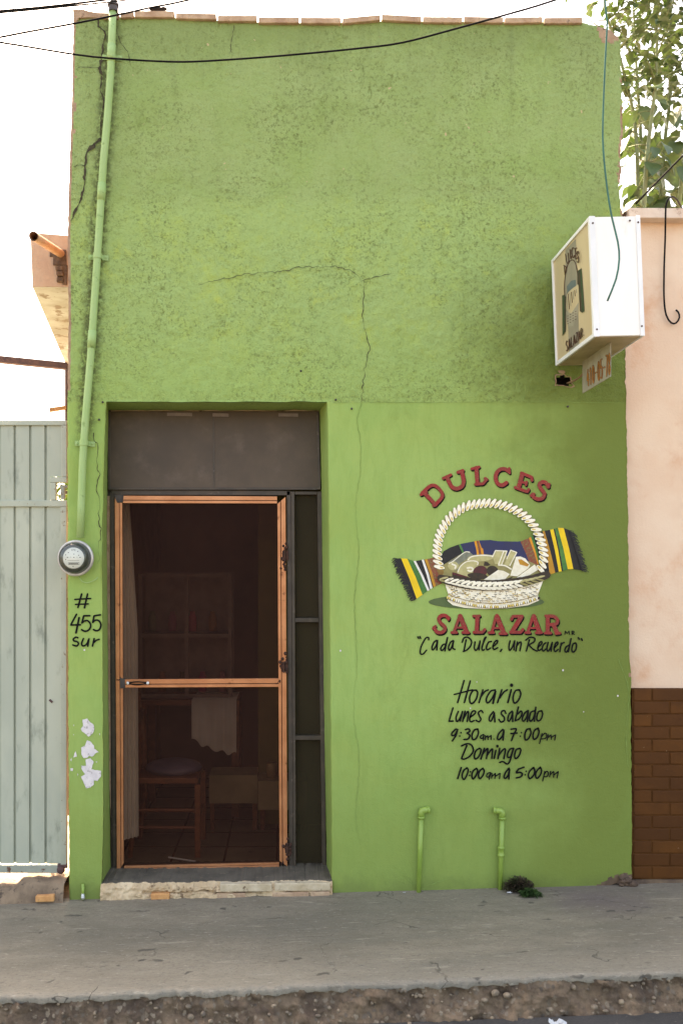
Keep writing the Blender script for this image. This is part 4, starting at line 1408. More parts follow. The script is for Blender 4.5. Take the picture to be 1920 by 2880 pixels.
for x, y, d in ((957, 1830, 5), (1582, 1885, 5), (1736, 1957, 5), (238, 1828, 5), (340 + 1000, 1918, 3), (1640, 2002, 3), (1322, 1992, 4)):
    P_ = Paint(0, 0, 1, 0.0018)
    P_.dot(x, y, d)
    P_.build("paint_chip", M['white_peel'], shop)
P_ = Paint(1440, 560, 3.2667, 0.0072)
rim_ = [(388, 1620), (402, 1608), (455, 1612), (470, 1600), (500, 1628), (538, 1632), (548, 1690), (575, 1720), (545, 1735), (500, 1728), (470, 1716), (410, 1712), (388, 1718), (395, 1680)]
inn_ = [(400, 1622), (450, 1622), (460, 1612), (480, 1640), (530, 1640), (528, 1690), (500, 1715), (440, 1722), (400, 1700)]
for a, b in zip(range(14), range(1, 15)):
    o1, o2 = rim_[a], rim_[b % 14]
    c = Vector((465, 1670))
    P_.shape([o1, o2, tuple(Vector(o2).lerp(c, 0.14)), tuple(Vector(o1).lerp(c, 0.14))])
P_.shape([(415, 1575), (470, 1572), (488, 1590), (470, 1606), (430, 1600)])
P_.build("broken_plaster_rim", M['bare'], shop)

# --- doorway: steel frame, transom sheet, sidelight
door_y = DY
mb = MB()
mb.pxprism([(300, 1150), (312, 1150), (324, 2470), (313, 2470)], 5.01, 0.03)            # jamb strip left
mb.pxprism([(310, 1380), (322, 1390), (328, 2462), (318, 2462)], 4.99, 0.05)
mb.pxprism([(310, 1378), (816, 1380), (816, 1393), (322, 1392)], 4.985, 0.05)
mb.pxprism([(806, 1381), (818, 1381), (825, 2450), (813, 2450)], 4.985, 0.05)
mb.pxprism([(818.5, 1382), (828, 1382), (832, 2446), (825.5, 2446)], 4.98, 0.06)
mb.pxprism([(892, 1382), (904, 1382), (917, 2440), (906, 2440)], 4.985, 0.05)
mb.pxprism([(828.5, 1382), (891.5, 1382), (891.5, 1391), (828.5, 1391)], 4.987, 0.05)
mb.pxprism([(829, 1738), (896, 1738), (896.2, 1750), (829, 1750)], 4.987, 0.05)
mb.pxprism([(830, 2069), (902, 2069), (902.2, 2081), (830, 2081)], 4.987, 0.05)
mb.pxprism([(832.5, 2434), (905.5, 2432), (905.5, 2442), (832.5, 2444)], 4.987, 0.05)
frame = mb.build("door_frame", M['darkframe'], shop, bevel=0.0015)
mb = MB()
mb.pxprism([(297, 1395), (309, 1395), (312, 2300), (300, 2000)], 5.0, 0.006)
mb.build("pale_jamb_edge", M['bare'], shop)
mb = MB()
mb.pxprism([(303, 1157), (896, 1157), (902, 1377), (305, 1378)], 4.975, 0.02)
tr_ = mb.build("transom_panel", M['darksteel'], shop, bevel=0.002)
mb = MB()
mb.pxprism([(304, 1157), (311, 1157), (311, 1377), (306, 1377)], 4.971, 0.006)
mb.pxprism([(890, 1157), (896, 1157), (901, 1376), (895, 1376)], 4.971, 0.006)
mb.pxprism([(311.5, 1371), (894.5, 1371), (894.5, 1377), (311.5, 1377)], 4.971, 0.006)
mb.pxprism([(598, 1162), (602, 1162), (604, 1370), (600, 1370)], 4.972, 0.004)
mb.build("panel_seam_strip", M['darkframe'], tr_)
for a, b, y in ((470, 540, 1160), (598, 643, 1162), (783, 838, 1162)):
    mb = MB()
    mb.pxprism([(a, y), (b, y + 1), (b, y + 10), (a, y + 9)], 4.968, 0.004)
    mb.build("tape_strip", M['tape'], tr_)
mb = MB()
mb.pxprism([(312, 1150.5), (897, 1150.5), (897, 1156), (312, 1156)], 5.0, 0.03)
mb.build("lintel_filler", M['sill'], shop)
for a in ([(830, 1391), (892, 1391), (896, 1738), (830, 1738)], [(830, 1750), (896, 1750), (902, 2069), (831, 2069)], [(831, 2081), (902, 2081), (906, 2433), (833, 2434)]):
    mb = MB()
    mb.pxprism(a, 5.02, 0.004)
    mb.build("sidelight_pane", M['sidescreen'], shop)

# copper screen door
DS = 4.965
mb = MB()
sc_pts = [(338, 1408), (790, 1410), (796, 2440), (346, 2446)]
mb.poly([W(x, y, DS + 0.015) for x, y in sc_pts])
door = mb.build("screen_door", M['screen'], shop)


def rail(quad_top, quad_bot, Y=DS, mat='copper', name="door_rail", vertical=False):
    """rail of two ribs with a groove between; quad given by its two long edges"""
    (a0, a1), (b0, b1) = quad_top, quad_bot
    L = lambda p, q, t: (p[0] + (q[0] - p[0]) * t, p[1] + (q[1] - p[1]) * t)
    m_ = MB()
    for t0, t1, yy in ((0.0, 0.56, 0.0), (0.64, 1.0, 0.003)):
        m_.pxprism([L(a0, b0, t0), L(a1, b1, t0), L(a1, b1, t1), L(a0, b0, t1)], Y + yy, 0.026 - yy, 0)
    m_.pxprism([L(a0, b0, 0.56), L(a1, b1, 0.56), L(a1, b1, 0.64), L(a0, b0, 0.64)], Y + 0.008, 0.018, 1)
    return m_.build(name, [M[mat], M['coppdark']], door, bevel=0.0012)


rail(((323, 1394), (329, 2458)), ((344, 1416), (348, 2428)), name="door_stile")
rail(((803, 1397), (808, 2437)), ((780, 1417), (786, 2422)), name="door_stile")
rail(((345.5, 1394), (779, 1396)), ((345.5, 1415), (779, 1416)))
rail(((346, 1911), (784, 1908)), ((346, 1934), (784, 1932)))
rail(((349, 2454), (785, 2443)), ((349, 2436), (785, 2426)))
for pts in ([(321, 1392), (348, 1392), (346, 1412), (330, 1414)], ):
    mb = MB()
    mb.pxprism(pts, DS - 0.004, 0.003)
    mb.build("corner_plate", M['mast'], door)
for (x, y) in ((800, 1562), (798, 1876), (808, 2386)):
    mb = MB()
    c = W(x, y, DS - 0.004)
    mb.tube([c + Vector((0, 0, -0.03)), c + Vector((0, 0, 0.03))], 0.007, 10)
    for k in range(16):
        mb.ball(c + Vector((random.uniform(-0.022, 0.020), 0.004, random.gauss(0, 0.035))), random.uniform(0.005, 0.011), 7, 5)
    mb.box(c.x - 0.012, c.x + 0.022, c.y + 0.002, c.y + 0.007, c.z - 0.026, c.z + 0.026)
    mb.build("hinge", M['coppdark'], door)
for (x, y) in ((782, 1920), (335, 1908), (332, 2452), (793, 2428)):
    mb = MB()
    c = W(x, y, DS - 0.002)
    for k in range(5):
        mb.ball(c + Vector((random.uniform(-0.010, 0.010), 0.001, random.uniform(-0.010, 0.010))), random.uniform(0.003, 0.006), 7, 5)
    mb.build("weld_spot", M['coppdark'], door)
mb = MB()
mb.pxprism([(338, 1908), (352, 1908), (352, 1936), (338, 1936)], DS - 0.004, 0.003)
mb.build("corner_plate", M['mast'], door)
h0, h1 = W(360, 1921, DS - 0.012), W(416, 1921, DS - 0.012)
mb = MB()
for s_ in (-1, 1):
    mb.tube([h0.lerp(h1, t) + Vector((0, -0.014 * math.sin(math.pi * t), s_ * 0.008 * math.sin(math.pi * t))) for t in [i / 14 for i in range(15)]], 0.0035, 8)
hd = mb.build("door_handle", M['wire'], door, smooth=True)
for h in (h0, h1):
    mb = MB()
    mb.ball(h + Vector((0, -0.002, 0)), 0.0085, 14, 9)
    mb.tube([h, h + Vector((0, 0.013, 0))], 0.005, 8)
    mb.build("handle_knob", M['signedge'], door, smooth=True)

# step at the door
mb = MB()
n, K = 220, 12
row = []
for i in range(n + 1):
    x = 285 + (934 - 285) * i / n
    yt = 2484 - 8 * i / n + 2.5 * nz(x / 40, 0, 0, 3) + 1.5 * nz(x / 40, 4, 0, 9)
    zt = W(x, yt).z
    X = (x - VX) * WY / F
    zb = z_walk(X, WY) - 0.01
    sec = []
    for k in range(K + 1):
        z = zb + (zt - zb) * k / K
        d = 0.016 + 0.014 * nz(X, z, 3, 9) + 0.014 * nz(X, z, 7, 24) + 0.008 * nz(X, z, 9, 60)
        if 0.18 < (x - 285) / 649 < 0.70 and abs(k / K - 0.45 - 0.1 * nz(X, 0, 5, 8)) < 0.06:
            d -= 0.018
        if k > K - 3:
            d -= 0.006 * (k - K + 3)
        sec.append(Vector((X, WY - d - 0.012 * (1 - k / K), z)))
    sec += [Vector((X, WY + 0.02, zt + 0.003)), Vector((X, WY + 0.14, zt + 0.004 + 0.002 * nz(X, 5, 3, 14))), Vector((X, 5.07, zt + 0.006))]
    row.append(sec)
L_ = K + 4
vs_ = [p for r_ in row for p in r_]
fs_f, fs_t = [], []
for i in range(n):
    for q in range(L_ - 1):
        (fs_f if q < K else fs_t).append((L_ * i + q, L_ * (i + 1) + q, L_ * (i + 1) + q + 1, L_ * i + q + 1))
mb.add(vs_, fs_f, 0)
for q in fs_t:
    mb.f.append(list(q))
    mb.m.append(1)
mb.f.append(list(range(L_)))
mb.m.append(0)
mb.f.append([L_ * n + i for i in range(L_ - 1, -1, -1)])
mb.m.append(0)
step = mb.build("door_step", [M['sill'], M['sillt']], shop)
for (a, b, y0, y1) in ((424, 476, 2514, 2533), (712, 763, 2528, 2547), (766, 868, 2510, 2527), (872, 926, 2508, 2525), (610, 690, 2512, 2528), (772, 928, 2484, 2506), (618, 764, 2486, 2508)):
    mb = MB()
    mb.pxprism([(a, y0 + 1), (b, y0), (b + 1, y1), (a + 1, y1 + 1)], WY - 0.034 - (0.014 if y1 > 2540 else 0) - random.uniform(0, 0.004), 0.07)
    mb.build("step_brick", M['orange_brick'] if (b < 766 and a in (424, 712)) else (M['coping'] if y0 > 2500 else M['stepblock']), step, bevel=0.004)

# wall screws and small fittings on the front
for (x, y) in ((289, 1131), (944, 1124), (846, 1043), (1596, 1143), (989, 1149), (279, 1180)):
    mb = MB()
    mb.lathe(W(x, y, WY - 0.006), (0, 1, 0), [(0.0, -0.004), (0.004, -0.004), (0.0055, 0.0), (0.005, 0.008)], 10)
    mb.build("wall_screw", M['mast'], shop)

# ------------------------------------------------------------------ conduit, meter, mast
cond = thing("conduit_pipe", "long green painted conduit leaning down the left edge of the shop to the meter", "pipe", W(226, 1520, WY - 0.04))
off_y = WY - 0.034
pp = [W(lerp_tab(PIPE_TAB, y), y, off_y) for y in (32, 110, 200, 330, 460, 580, 700, 850, 1000, 1180, 1300, 1420, 1512)]
mb = MB()
mb.tube(pp, 0.0195, 16)
mb.build("pipe", M['conduit'], cond, smooth=True)
for yj, rr_ in ((150, 0.0225), (540, 0.0218), (955, 0.0218)):
    mb = MB()
    a, b = W(lerp_tab(PIPE_TAB, yj - 24), yj - 24, off_y), W(lerp_tab(PIPE_TAB, yj + 24), yj + 24, off_y)
    mb.tube([a, b], rr_, 16)
    mb.build("pipe_coupling", M['conduit'], cond, smooth=True)
mb = MB()
a = W(321, -60, off_y)
mb.tube([a, W(320, 34, off_y)], 0.017, 14)
b = W(319, 20, off_y)
mb.tube([b, W(319, 34, off_y)], 0.026, 14)
mb.tube([W(319, 12, off_y), W(319, 18, off_y)], 0.030, 14)
mb.build("mast_collar", M['mast'], cond, smooth=False)
for y in (155, 720, 1246):
    x = lerp_tab(PIPE_TAB, y)
    mb = MB()
    n = 12
    th = 0.0225
    ctr = W(x, y, off_y)
    prof = [(-0.052, WY - 0.012)] + [(-th * math.cos(math.pi * k / n), off_y - th * math.sin(math.pi * k / n)) for k in range(n + 1)] + [(0.052, WY - 0.012)]
    prof.insert(1, (-th, WY - 0.012))
    prof.insert(len(prof) - 1, (th, WY - 0.012))
    vs_, fs = [], []
    for (dx, yy) in prof:
        vs_ += [Vector((ctr.x + dx, yy, ctr.z - 0.013 - dx * 0.05)), Vector((ctr.x + dx, yy, ctr.z + 0.013 - dx * 0.05))]
    for k in range(len(prof) - 1):
        fs.append((2 * k, 2 * k + 2, 2 * k + 3, 2 * k + 1))
    mb.add(vs_, fs)
    cl = mb.build("pipe_clamp", M['conduit'], cond)
    so = cl.modifiers.new("thick", 'SOLIDIFY')
    so.thickness = 0.003
    for s_ in (-1, 1):
        mb = MB()
        mb.lathe(Vector((ctr.x + s_ * 0.04, WY - 0.014, ctr.z)), (0, -1, 0), [(0.006, 0), (0.006, 0.003), (0.003, 0.005), (0, 0.005)], 10)
        mb.build("screw", M['conduit'], cl)

MC = W(216, 1570, WY - 0.03)
meter = thing("electric_meter", "round glass electricity meter with white dial at the foot of the green conduit", "meter", MC)
mb = MB()
mb.lathe(Vector((MC.x, WY - 0.006, MC.z)), (0, -1, 0), [(0.0, 0), (0.076, 0), (0.078, 0.03), (0.091, 0.034), (0.094, 0.045), (0.091, 0.056), (0.083, 0.060), (0.080, 0.052), (0.0, 0.050)], 48)
mb.build("meter_base_ring", M['meterglass_rim'], meter, smooth=True)
mb = MB()
mb.lathe(Vector((MC.x, WY - 0.058, MC.z)), (0, -1, 0), [(0.079, 0), (0.079, 0.006), (0.064, 0.012), (0.060, 0.02), (0.058, 0.035), (0.0, 0.036)], 40)
mb.build("meter_body", M['meterdark'], meter, smooth=False)
mb = MB()
fy = WY - 0.058 - 0.0385
mb.lathe(Vector((MC.x, fy, MC.z)), (0, -1, 0), [(0.054, 0), (0.054, 0.002), (0.0, 0.002)], 36)
dial = mb.build("dial", M['metertop'], meter)
mb = MB()
yy = fy - 0.0026
def dbox(x0, x1, z0, z1):
    mb.box(MC.x + x0, MC.x + x1, yy, yy + 0.0005, MC.z + z0, MC.z + z1)
dbox(-0.030, 0.030, -0.0128, -0.0116)
dbox(-0.025, 0.028, -0.034, -0.0325)
dbox(-0.025, 0.028, -0.0245, -0.023)
dbox(-0.0265, -0.0255, -0.034, -0.023)
dbox(0.0285, 0.0295, -0.034, -0.023)
for k in range(11):
    dbox(-0.022 + k * 0.0043, -0.0195 + k * 0.0043, -0.0315, -0.026)
for k in range(5):
    ang = R(30 + 30 * k)
    dbox(-0.034 + k * 0.016, -0.027 + k * 0.016, 0.002 + 0.002 * (k % 2), 0.005)
for cx, cz in ((-0.026, 0.028), (0.002, 0.020), (0.026, 0.014), (-0.04, 0.016), (-0.04, -0.008), (0.022, 0.034), (-0.002, -0.043)):
    dbox(cx - 0.002, cx + 0.002, cz - 0.002, cz + 0.002)
# utility initials on the dial
def line2(pts, w=0.0013):
    for (ax, az), (bx, bz) in zip(pts, pts[1:]):
        d = Vector((bx - ax, 0, bz - az))
        nn = Vector((-d.z, 0, d.x)).normalized() * w / 2
        A, B = Vector((MC.x + ax, yy - 0.0002, MC.z + az)), Vector((MC.x + bx, yy - 0.0002, MC.z + bz))
        mb.poly([A - nn, B - nn, B + nn, A + nn])
line2([(-0.004, 0.044), (-0.009, 0.044), (-0.009, 0.038), (-0.004, 0.038)])
line2([(0.003, 0.044), (-0.001, 0.044), (-0.001, 0.038)])
line2([(-0.001, 0.0412), (0.002, 0.0412)])
line2([(0.010, 0.044), (0.006, 0.044), (0.006, 0.038), (0.010, 0.038)])
line2([(0.006, 0.041), (0.009, 0.041)])
mb.build("dial_print", M['ink'], dial)
mb = MB()
mb.lathe(Vector((MC.x, WY - 0.060, MC.z)), (0, -1, 0), [(0.0775, 0), (0.077, 0.03), (0.073, 0.048), (0.064, 0.060), (0.045, 0.068), (0.02, 0.071), (0.0, 0.072)], 40)
mb.build("glass_dome", M['glass'], meter, smooth=True)
mb = MB()
mb.tube([W(x, y, WY - 0.012 - 0.012 * math.sin(math.pi * i / 5)) for i, (x, y) in enumerate([(222, 1622), (232, 1636), (246, 1640), (262, 1634), (272, 1628), (275, 1624)])], 0.0025, 6)
mb.build("meter_lead", M['conduit'], meter, smooth=True)

# ------------------------------------------------------------------ light box sign
sign = thing("lightbox_sign", "white boxed shop sign jutting from the wall with faded cream face and phone plate", "sign", W(1560, 1032, 4.68))
A0 = Vector((1.370, 0, 3.2325))   # top-left edge
A1 = Vector((1.392, 0, 2.690))    # bottom-left edge
Wd = Vector((0.2235, 0, 0.004))
YN, YF = 4.10, 4.685
vdn = A1 - A0


def SB(u, y, t):
    """u across (0 left face .. 1), y depth, t down (0 top .. 1)"""
    return A0 + Wd * u + vdn * t + Vector((0, y, 0))


def slab(mb_, u0, u1, y0, y1, t0, t1, mi=0):
    mb_.add([SB(u0, y0, t1), SB(u1, y0, t1), SB(u1, y1, t1), SB(u0, y1, t1), SB(u0, y0, t0), SB(u1, y0, t0), SB(u1, y1, t0), SB(u0, y1, t0)],
            [(0, 3, 2, 1), (4, 5, 6, 7), (0, 1, 5, 4), (1, 2, 6, 5), (2, 3, 7, 6), (3, 0, 4, 7)], mi)


mb = MB()
slab(mb, 0.03, 0.97, YN + 0.004, YF, 0.006, 0.994)
mb.build("sign_box", M['signwhite'], sign, bevel=0.002)
mb = MB()
slab(mb, 0.06, 0.94, YN + 0.02, YF - 0.01, 0.995, 1.0)
mb.build("sign_underside", M['signbottom'], sign)
mb = MB()
for u0, u1 in ((-0.012, 0.105), (0.925, 1.012)):
    slab(mb, u0, u1, YN - 0.001, YN + 0.003, 0.0, 1.0)
for u0, u1 in ((-0.012, 0.028), (0.972, 1.012)):
    slab(mb, u0, u1, YN + 0.0035, YN + 0.022, 0.0, 1.0)
    slab(mb, u0, u1, YF - 0.018, YF, 0.0, 1.0)
    slab(mb, u0, u1, YN + 0.0225, YF - 0.0185, 0.0, 0.030)
    slab(mb, u0, u1, YN + 0.0225, YF - 0.0185, 0.966, 1.0)
mb.build("sign_trim", M['signedge'], sign, bevel=0.0015)
for u, t in ((0.055, 0.06), (0.965, 0.06), (0.05, 0.94), (0.955, 0.92), (0.80, 0.045)):
    mb = MB()
    mb.lathe(SB(u, YN - 0.001, t), (0, -1, 0), [(0.0045, 0), (0.004, 0.002), (0, 0.002)], 10)
    mb.build("sign_screw", M['coppdark'], sign)
# left face
fo = Vector((-1, 0, -0.04)).normalized()
face0 = A0 + Wd * 0.018


def on_face(px, py, lift, base=face0, n_=Vector((-vdn.z, 0, vdn.x)).normalized()):
    """where the line of sight of a photo pixel meets the plane of the face, lifted off it"""
    n_ = n_ if n_.x < 0 else -n_
    d = Vector(((px - VX) / F, 1, (VY - py) / F))
    o_ = Vector((0, 0, EYE))
    b_ = base + n_ * lift
    t = (b_ - o_).dot(n_) / d.dot(n_)
    return o_ + d * t


class FacePaint(Paint):
    def __init__(self, base_pt, lift=0.0008):
        super().__init__(1440, 560, 3.2667, lift)
        self.base_pt = base_pt

    def place(self, q):
        return on_face(self.x0 + q[0] / self.s, self.y0 + q[1] / self.s, self.o, self.base_pt)


mb = MB()
mb.add([SB(0.018, YN + 0.022, 0.03), SB(0.018, YF - 0.018, 0.03), SB(0.018, YF - 0.018, 0.966), SB(0.018, YN + 0.022, 0.966)], [(0, 1, 2, 3)])
facep = mb.build("sign_face", M['signface'], sign)
P_ = FacePaint(face0)
P_.shape([(484, 470), (582, 365), (612, 1345), (520, 1428)], 0)
P_.shape([(500, 620), (540, 545), (580, 560), (600, 700), (606, 900), (560, 1180), (520, 1170), (488, 1050), (480, 800)], 4, 20)
P_.stroke([(480, 900), (478, 780), (492, 660), (520, 580), (556, 560), (582, 600), (598, 690), (600, 780)], 9, 2)
P_.shape([(500, 800), (540, 750), (580, 740), (585, 800), (540, 850), (502, 870)], 5)
P_.shape([(484, 990), (500, 880), (540, 830), (580, 800), (604, 790), (608, 920), (570, 1050), (520, 1050)], 3, 20)
for k in range(7):
    P_.stroke([(496 + k * 15, 880 - k * 8), (510 + k * 13, 1040 - k * 30)], 7, 2 if k % 2 else 4)
P_.shape([(490, 1030), (540, 1050), (606, 950), (600, 1050), (560, 1165), (520, 1170), (500, 1130)], 6)
for k in range(16):
    P_.stroke([(504 + (k % 4) * 24, 1075 + (k // 4) * 24 - (k % 4) * 14), (512 + (k % 4) * 24, 1072 + (k // 4) * 24 - (k % 4) * 14)], 6, 2)
P_.shape([(456, 885), (478, 878), (492, 900), (488, 1215), (458, 1258)], 1)
P_.stroke([(468, 890), (470, 1235)], 5, 7)
P_.shape([(598, 660), (632, 635), (660, 1030), (640, 1045), (618, 1030)], 1)
P_.stroke([(628, 655), (650, 1030)], 6, 7)
P_.stroke([(612, 680), (626, 1020)], 6, 8)
DF = [[(474, 610), (482, 692)], [(470, 608), (490, 622), (494, 655), (480, 690)], [(486, 505), (496, 575), (508, 590), (516, 565), (510, 495)], [(527, 462), (534, 545), (546, 520)], [(562, 452), (552, 446), (543, 480), (550, 530), (562, 535), (568, 515)], [(574, 452), (581, 552)], [(574, 455), (590, 448)], [(578, 500), (590, 494)], [(581, 552), (596, 540)], [(608, 500), (600, 478), (592, 500), (604, 540), (604, 580), (592, 575)]]
for st in DF:
    P_.stroke(st, 8.5, 8)
U = {'S': [[(0.9, 0.15), (0.5, 0), (0.1, 0.25), (0.8, 0.7), (0.5, 1), (0.05, 0.85)]], 'A': [[(0, 1), (0.45, 0), (1, 1)], [(0.2, 0.65), (0.8, 0.65)]], 'L': [[(0.15, 0), (0.15, 1), (0.9, 1)]], 'Z': [[(0.1, 0), (0.9, 0), (0.05, 1), (0.95, 1)]],
     'R': [[(0.1, 1), (0.1, 0), (0.8, 0.1), (0.8, 0.45), (0.1, 0.5)], [(0.4, 0.5), (0.95, 1)]],
     '4': [[(0.6, 0), (0, 0.65), (1, 0.65)], [(0.7, 0.25), (0.7, 1)]], '1': [[(0.2, 0.2), (0.55, 0), (0.55, 1)]], '0': [[(0.5, 0), (0.1, 0.3), (0.1, 0.7), (0.5, 1), (0.9, 0.7), (0.9, 0.3), (0.5, 0)]], '-': [[(0.15, 0.5), (0.85, 0.5)]],
     '5': [[(0.9, 0), (0.2, 0), (0.15, 0.42)], [(0.15, 0.42), (0.6, 0.36), (0.9, 0.65), (0.6, 0.98), (0.1, 0.9)]], '7': [[(0.1, 0), (0.9, 0), (0.4, 1)]], '8': [[(0.5, 0.47), (0.15, 0.25), (0.5, 0), (0.85, 0.25), (0.5, 0.47), (0.1, 0.75), (0.5, 1), (0.9, 0.75), (0.5, 0.47)]]}


def text_on(P_, txt, tl, tr, br, bl, w, mi, gap=0.2):
    n = len(txt)
    for k, ch in enumerate(txt):
        for st in U[ch]:
            q = []
            for (a, b) in st:
                s_ = (k + gap / 2 + a * (1 - gap)) / n
                top = Vector(tl).lerp(Vector(tr), s_)
                bot = Vector(bl).lerp(Vector(br), s_)
                q.append(tuple(top.lerp(bot, b)))
            P_.stroke(q, w, mi, smooth=len(q) > 4)


text_on(P_, "SALAZAR", (486, 1312), (645, 1180), (645, 1262), (490, 1406), 7.5, 8, 0.3)
P_.dot(654, 1250, 10, 8)
M['signteal'] = pmat("faded_teal_print", srgb(104, 118, 116), srgb(92, 104, 104), 40, 0.5)
M['signgreen'] = pmat("faded_green_print", srgb(50, 92, 52), srgb(60, 100, 60), 40, 0.5)
P_.build("face_print", [M['signband'], M['signdark'], M['signbrown'], M['signface'], M['signband'], M['signteal'], M['platewhite'], M['signgreen'], M['signbrown']], facep)
# hanging phone plate
pl0 = A0 + Wd * 0.5 + vdn
mb = MB()
mb.box(1.500, 1.504, 4.205, 4.60, 2.533, 2.694)
plate = mb.build("phone_plate", M['platewhite'], sign)
P_ = FacePaint(Vector((1.4998, 0, 2.6)))
P_.place = lambda q: on_face(P_.x0 + q[0] / P_.s, P_.y0 + q[1] / P_.s, P_.o, Vector((1.4998, 0, 2.6)), Vector((-1, 0, 0)))
for w, mi in ((12, 1), (6, 0)):
    text_on(P_, "410-05-78", (678, 1578), (902, 1408), (902, 1606), (682, 1722), w, mi, 0.3)
P_.build("phone_number_lettering", [M['gold'], M['signbrown']], plate)
for t_ in (0.3, 0.75):
    mb = MB()
    mb.tube([SB(0.5, 4.683, t_), SB(0.5, 4.752, t_)], 0.02, 10)
    mb.build("sign_bracket", M['mast'], sign)
mb = MB()
cpts = [W(1594, 1078, WY + 0.03), W(1600, 1076, WY - 0.02), W(1618, 1068, 4.70), W(1634, 1056, 4.66), W(1644, 1040, 4.63), W(1648, 1018, 4.62)]
mb.tube(crom(cpts, 0.01), 0.0055, 8)
M['tan'] = pmat("tan_lead", srgb(132, 106, 72), srgb(112, 90, 60), 20, 0.6)
mb.build("sign_lead", M['tan'], sign, smooth=True)

# ------------------------------------------------------------------ stub pipes at the pavement
def stub(name, label, base_px, top_px, side, coupling=None):
    t_ = thing(name, label, "pipe", W(base_px[0], base_px[1], WY - 0.022), "short green pipes standing at the foot of the shop wall")
    Y = WY - 0.022
    b, tp = W(*base_px, Y), W(*top_px, Y)
    m_ = MB()
    m_.tube([b - Vector((0, 0, 0.02)), b.lerp(tp, 0.5) + Vector((0.001, 0, 0)), tp - Vector((0, 0, 0.02))], 0.0125, 14)
    m_.build("pipe", M['stub'], t_, smooth=True)
    m_ = MB()
    el = [tp + Vector((0, 0, -0.035)), tp + Vector((0, 0, -0.012))] + [tp + Vector((side * 0.014 * (1 - math.cos(a)), 0, -0.012 + 0.014 * math.sin(a))) for a in [R(20 * k) for k in range(1, 5)]] + [tp + Vector((side * 0.022, 0, 0.003)), tp + Vector((side * 0.034, 0.003, 0.003))]
    m_.tube(el, 0.0165, 14)
    m_.tube([tp + Vector((0, 0, -0.040)), tp + Vector((0, 0, -0.030))], 0.019, 14)
    m_.tube([tp + Vector((side * 0.030, 0.003, 0.003)), tp + Vector((side * 0.042, 0.006, 0.003))], 0.0185, 14)
    m_.build("pipe_elbow", M['stub'], t_, smooth=True)
    if coupling:
        c = W(*coupling, Y)
        m_ = MB()
        m_.lathe(c - Vector((0, 0, 0.024)), (0, 0, 1), [(0.0125, 0), (0.018, 0.002), (0.018, 0.010), (0.0155, 0.014), (0.0155, 0.040), (0.0175, 0.042), (0.0175, 0.05), (0.0125, 0.054)], 16)
        m_.build("pipe_coupling", M['stub'], t_, smooth=True)


stub("stub_pipe", "green stub pipe with plain straight shaft and elbow turned right, below the opening hours", (1176, 2520), (1184, 2280), 1)
stub("stub_pipe", "green stub pipe with a mid coupling and elbow turned left, beside the dark weed", (1405, 2512), (1411, 2282), -1, (1408, 2396))
t_ = thing("pipe_stump", "short green pipe stump at the foot of the narrow left pillar", "pipe", W(234, 2520, WY - 0.02))
mb = MB()
mb.tube([W(234, 2530, WY - 0.016), W(234, 2486, WY - 0.016)], 0.008, 10)
mb.build("pipe", M['stub'], t_, smooth=True)
mb = MB()
mb.tube([W(230, 2519, WY - 0.022), W(238, 2519, WY - 0.022)], 0.011, 10)
mb.ball(W(234, 2524, WY - 0.026), 0.011, 10, 6)
mb.build("valve", M['silver'], t_, smooth=True)
mb = MB()
mb.tube([W(1682, 2525, 4.68), W(1683, 2507, 4.68)], 0.014, 12)
tag(mb.build("pipe_stump", pmat("pale_pvc", srgb(176, 166, 120), srgb(156, 146, 104), 20, 0.6), smooth=True), "pale plastic pipe stump poking from the pavement near the brick wall", "pipe")

# ------------------------------------------------------------------ pink neighbour
pink = thing("pink_house", "pink plastered neighbour with brown brick dado and flat cornice right of the green shop", "building", (2.3, 4.83, 0))
PY = 4.80
mb = MB()
x0 = W(1752, 0, PY).x
zt, zm = W(0, 606, PY).z, W(0, 1936, PY).z
nx, nz_ = 60, 80
for j in range(nz_ + 1):
    for i in range(nx + 1):
        x = x0 + (4.6 - x0) * i / nx
        z = -0.02 + (zt + 0.02) * j / nz_
        mb.v.append((x, PY - 0.003 * nz(x, z, 3, 2.0) - 0.0015 * nz(x, z, 8, 8), z))
for j in range(nz_):
    for i in range(nx):
        a = j * (nx + 1) + i
        mb.f.append([a, a + 1, a + nx + 2, a + nx + 1])
        mb.m.append(0)
mb.box(x0 + 0.005, 4.6, PY + 0.02, PY + 0.24, 0.0, zt - 0.002)
mb.build("wall", M['pink'], pink, smooth=True)
mb = MB()
cz0, cz1 = W(0, 612, PY - 0.07).z, W(0, 583, PY - 0.07).z
xa = W(1768, 0, PY - 0.07).x
n = 40
vs_, fs = [], []
for i in range(n + 1):
    x = xa + (4.7 - xa) * i / n
    w1 = 0.004 * nz(x, 2, 0, 9)
    tilt = -0.011 * (x - xa)
    vs_ += [Vector((x, PY - 0.07 + w1, cz0 + w1 + tilt)), Vector((x, PY - 0.068 + w1, cz1 + w1 + tilt)), Vector((x, PY + 0.28, cz1 + 0.002 + tilt)), Vector((x, PY + 0.28, cz0 + tilt))]
for i in range(n):
    for q in range(4):
        fs.append((4 * i + q, 4 * i + 4 + q, 4 * i + 4 + (q + 1) % 4, 4 * i + (q + 1) % 4))
fs += [(0, 1, 2, 3), tuple(4 * n + q for q in (3, 2, 1, 0))]
mb.add(vs_, fs)
mb.build("cornice", M['pinkcap'], pink, bevel=0.004)
mb = MB()
mb.box(W(1750, 0, PY).x, xa - 0.002, PY - 0.035, PY + 0.2, cz0 - 0.015, cz1 - 0.004)
mb.build("cornice_rubble", M['rubble'], pink, bevel=0.006)
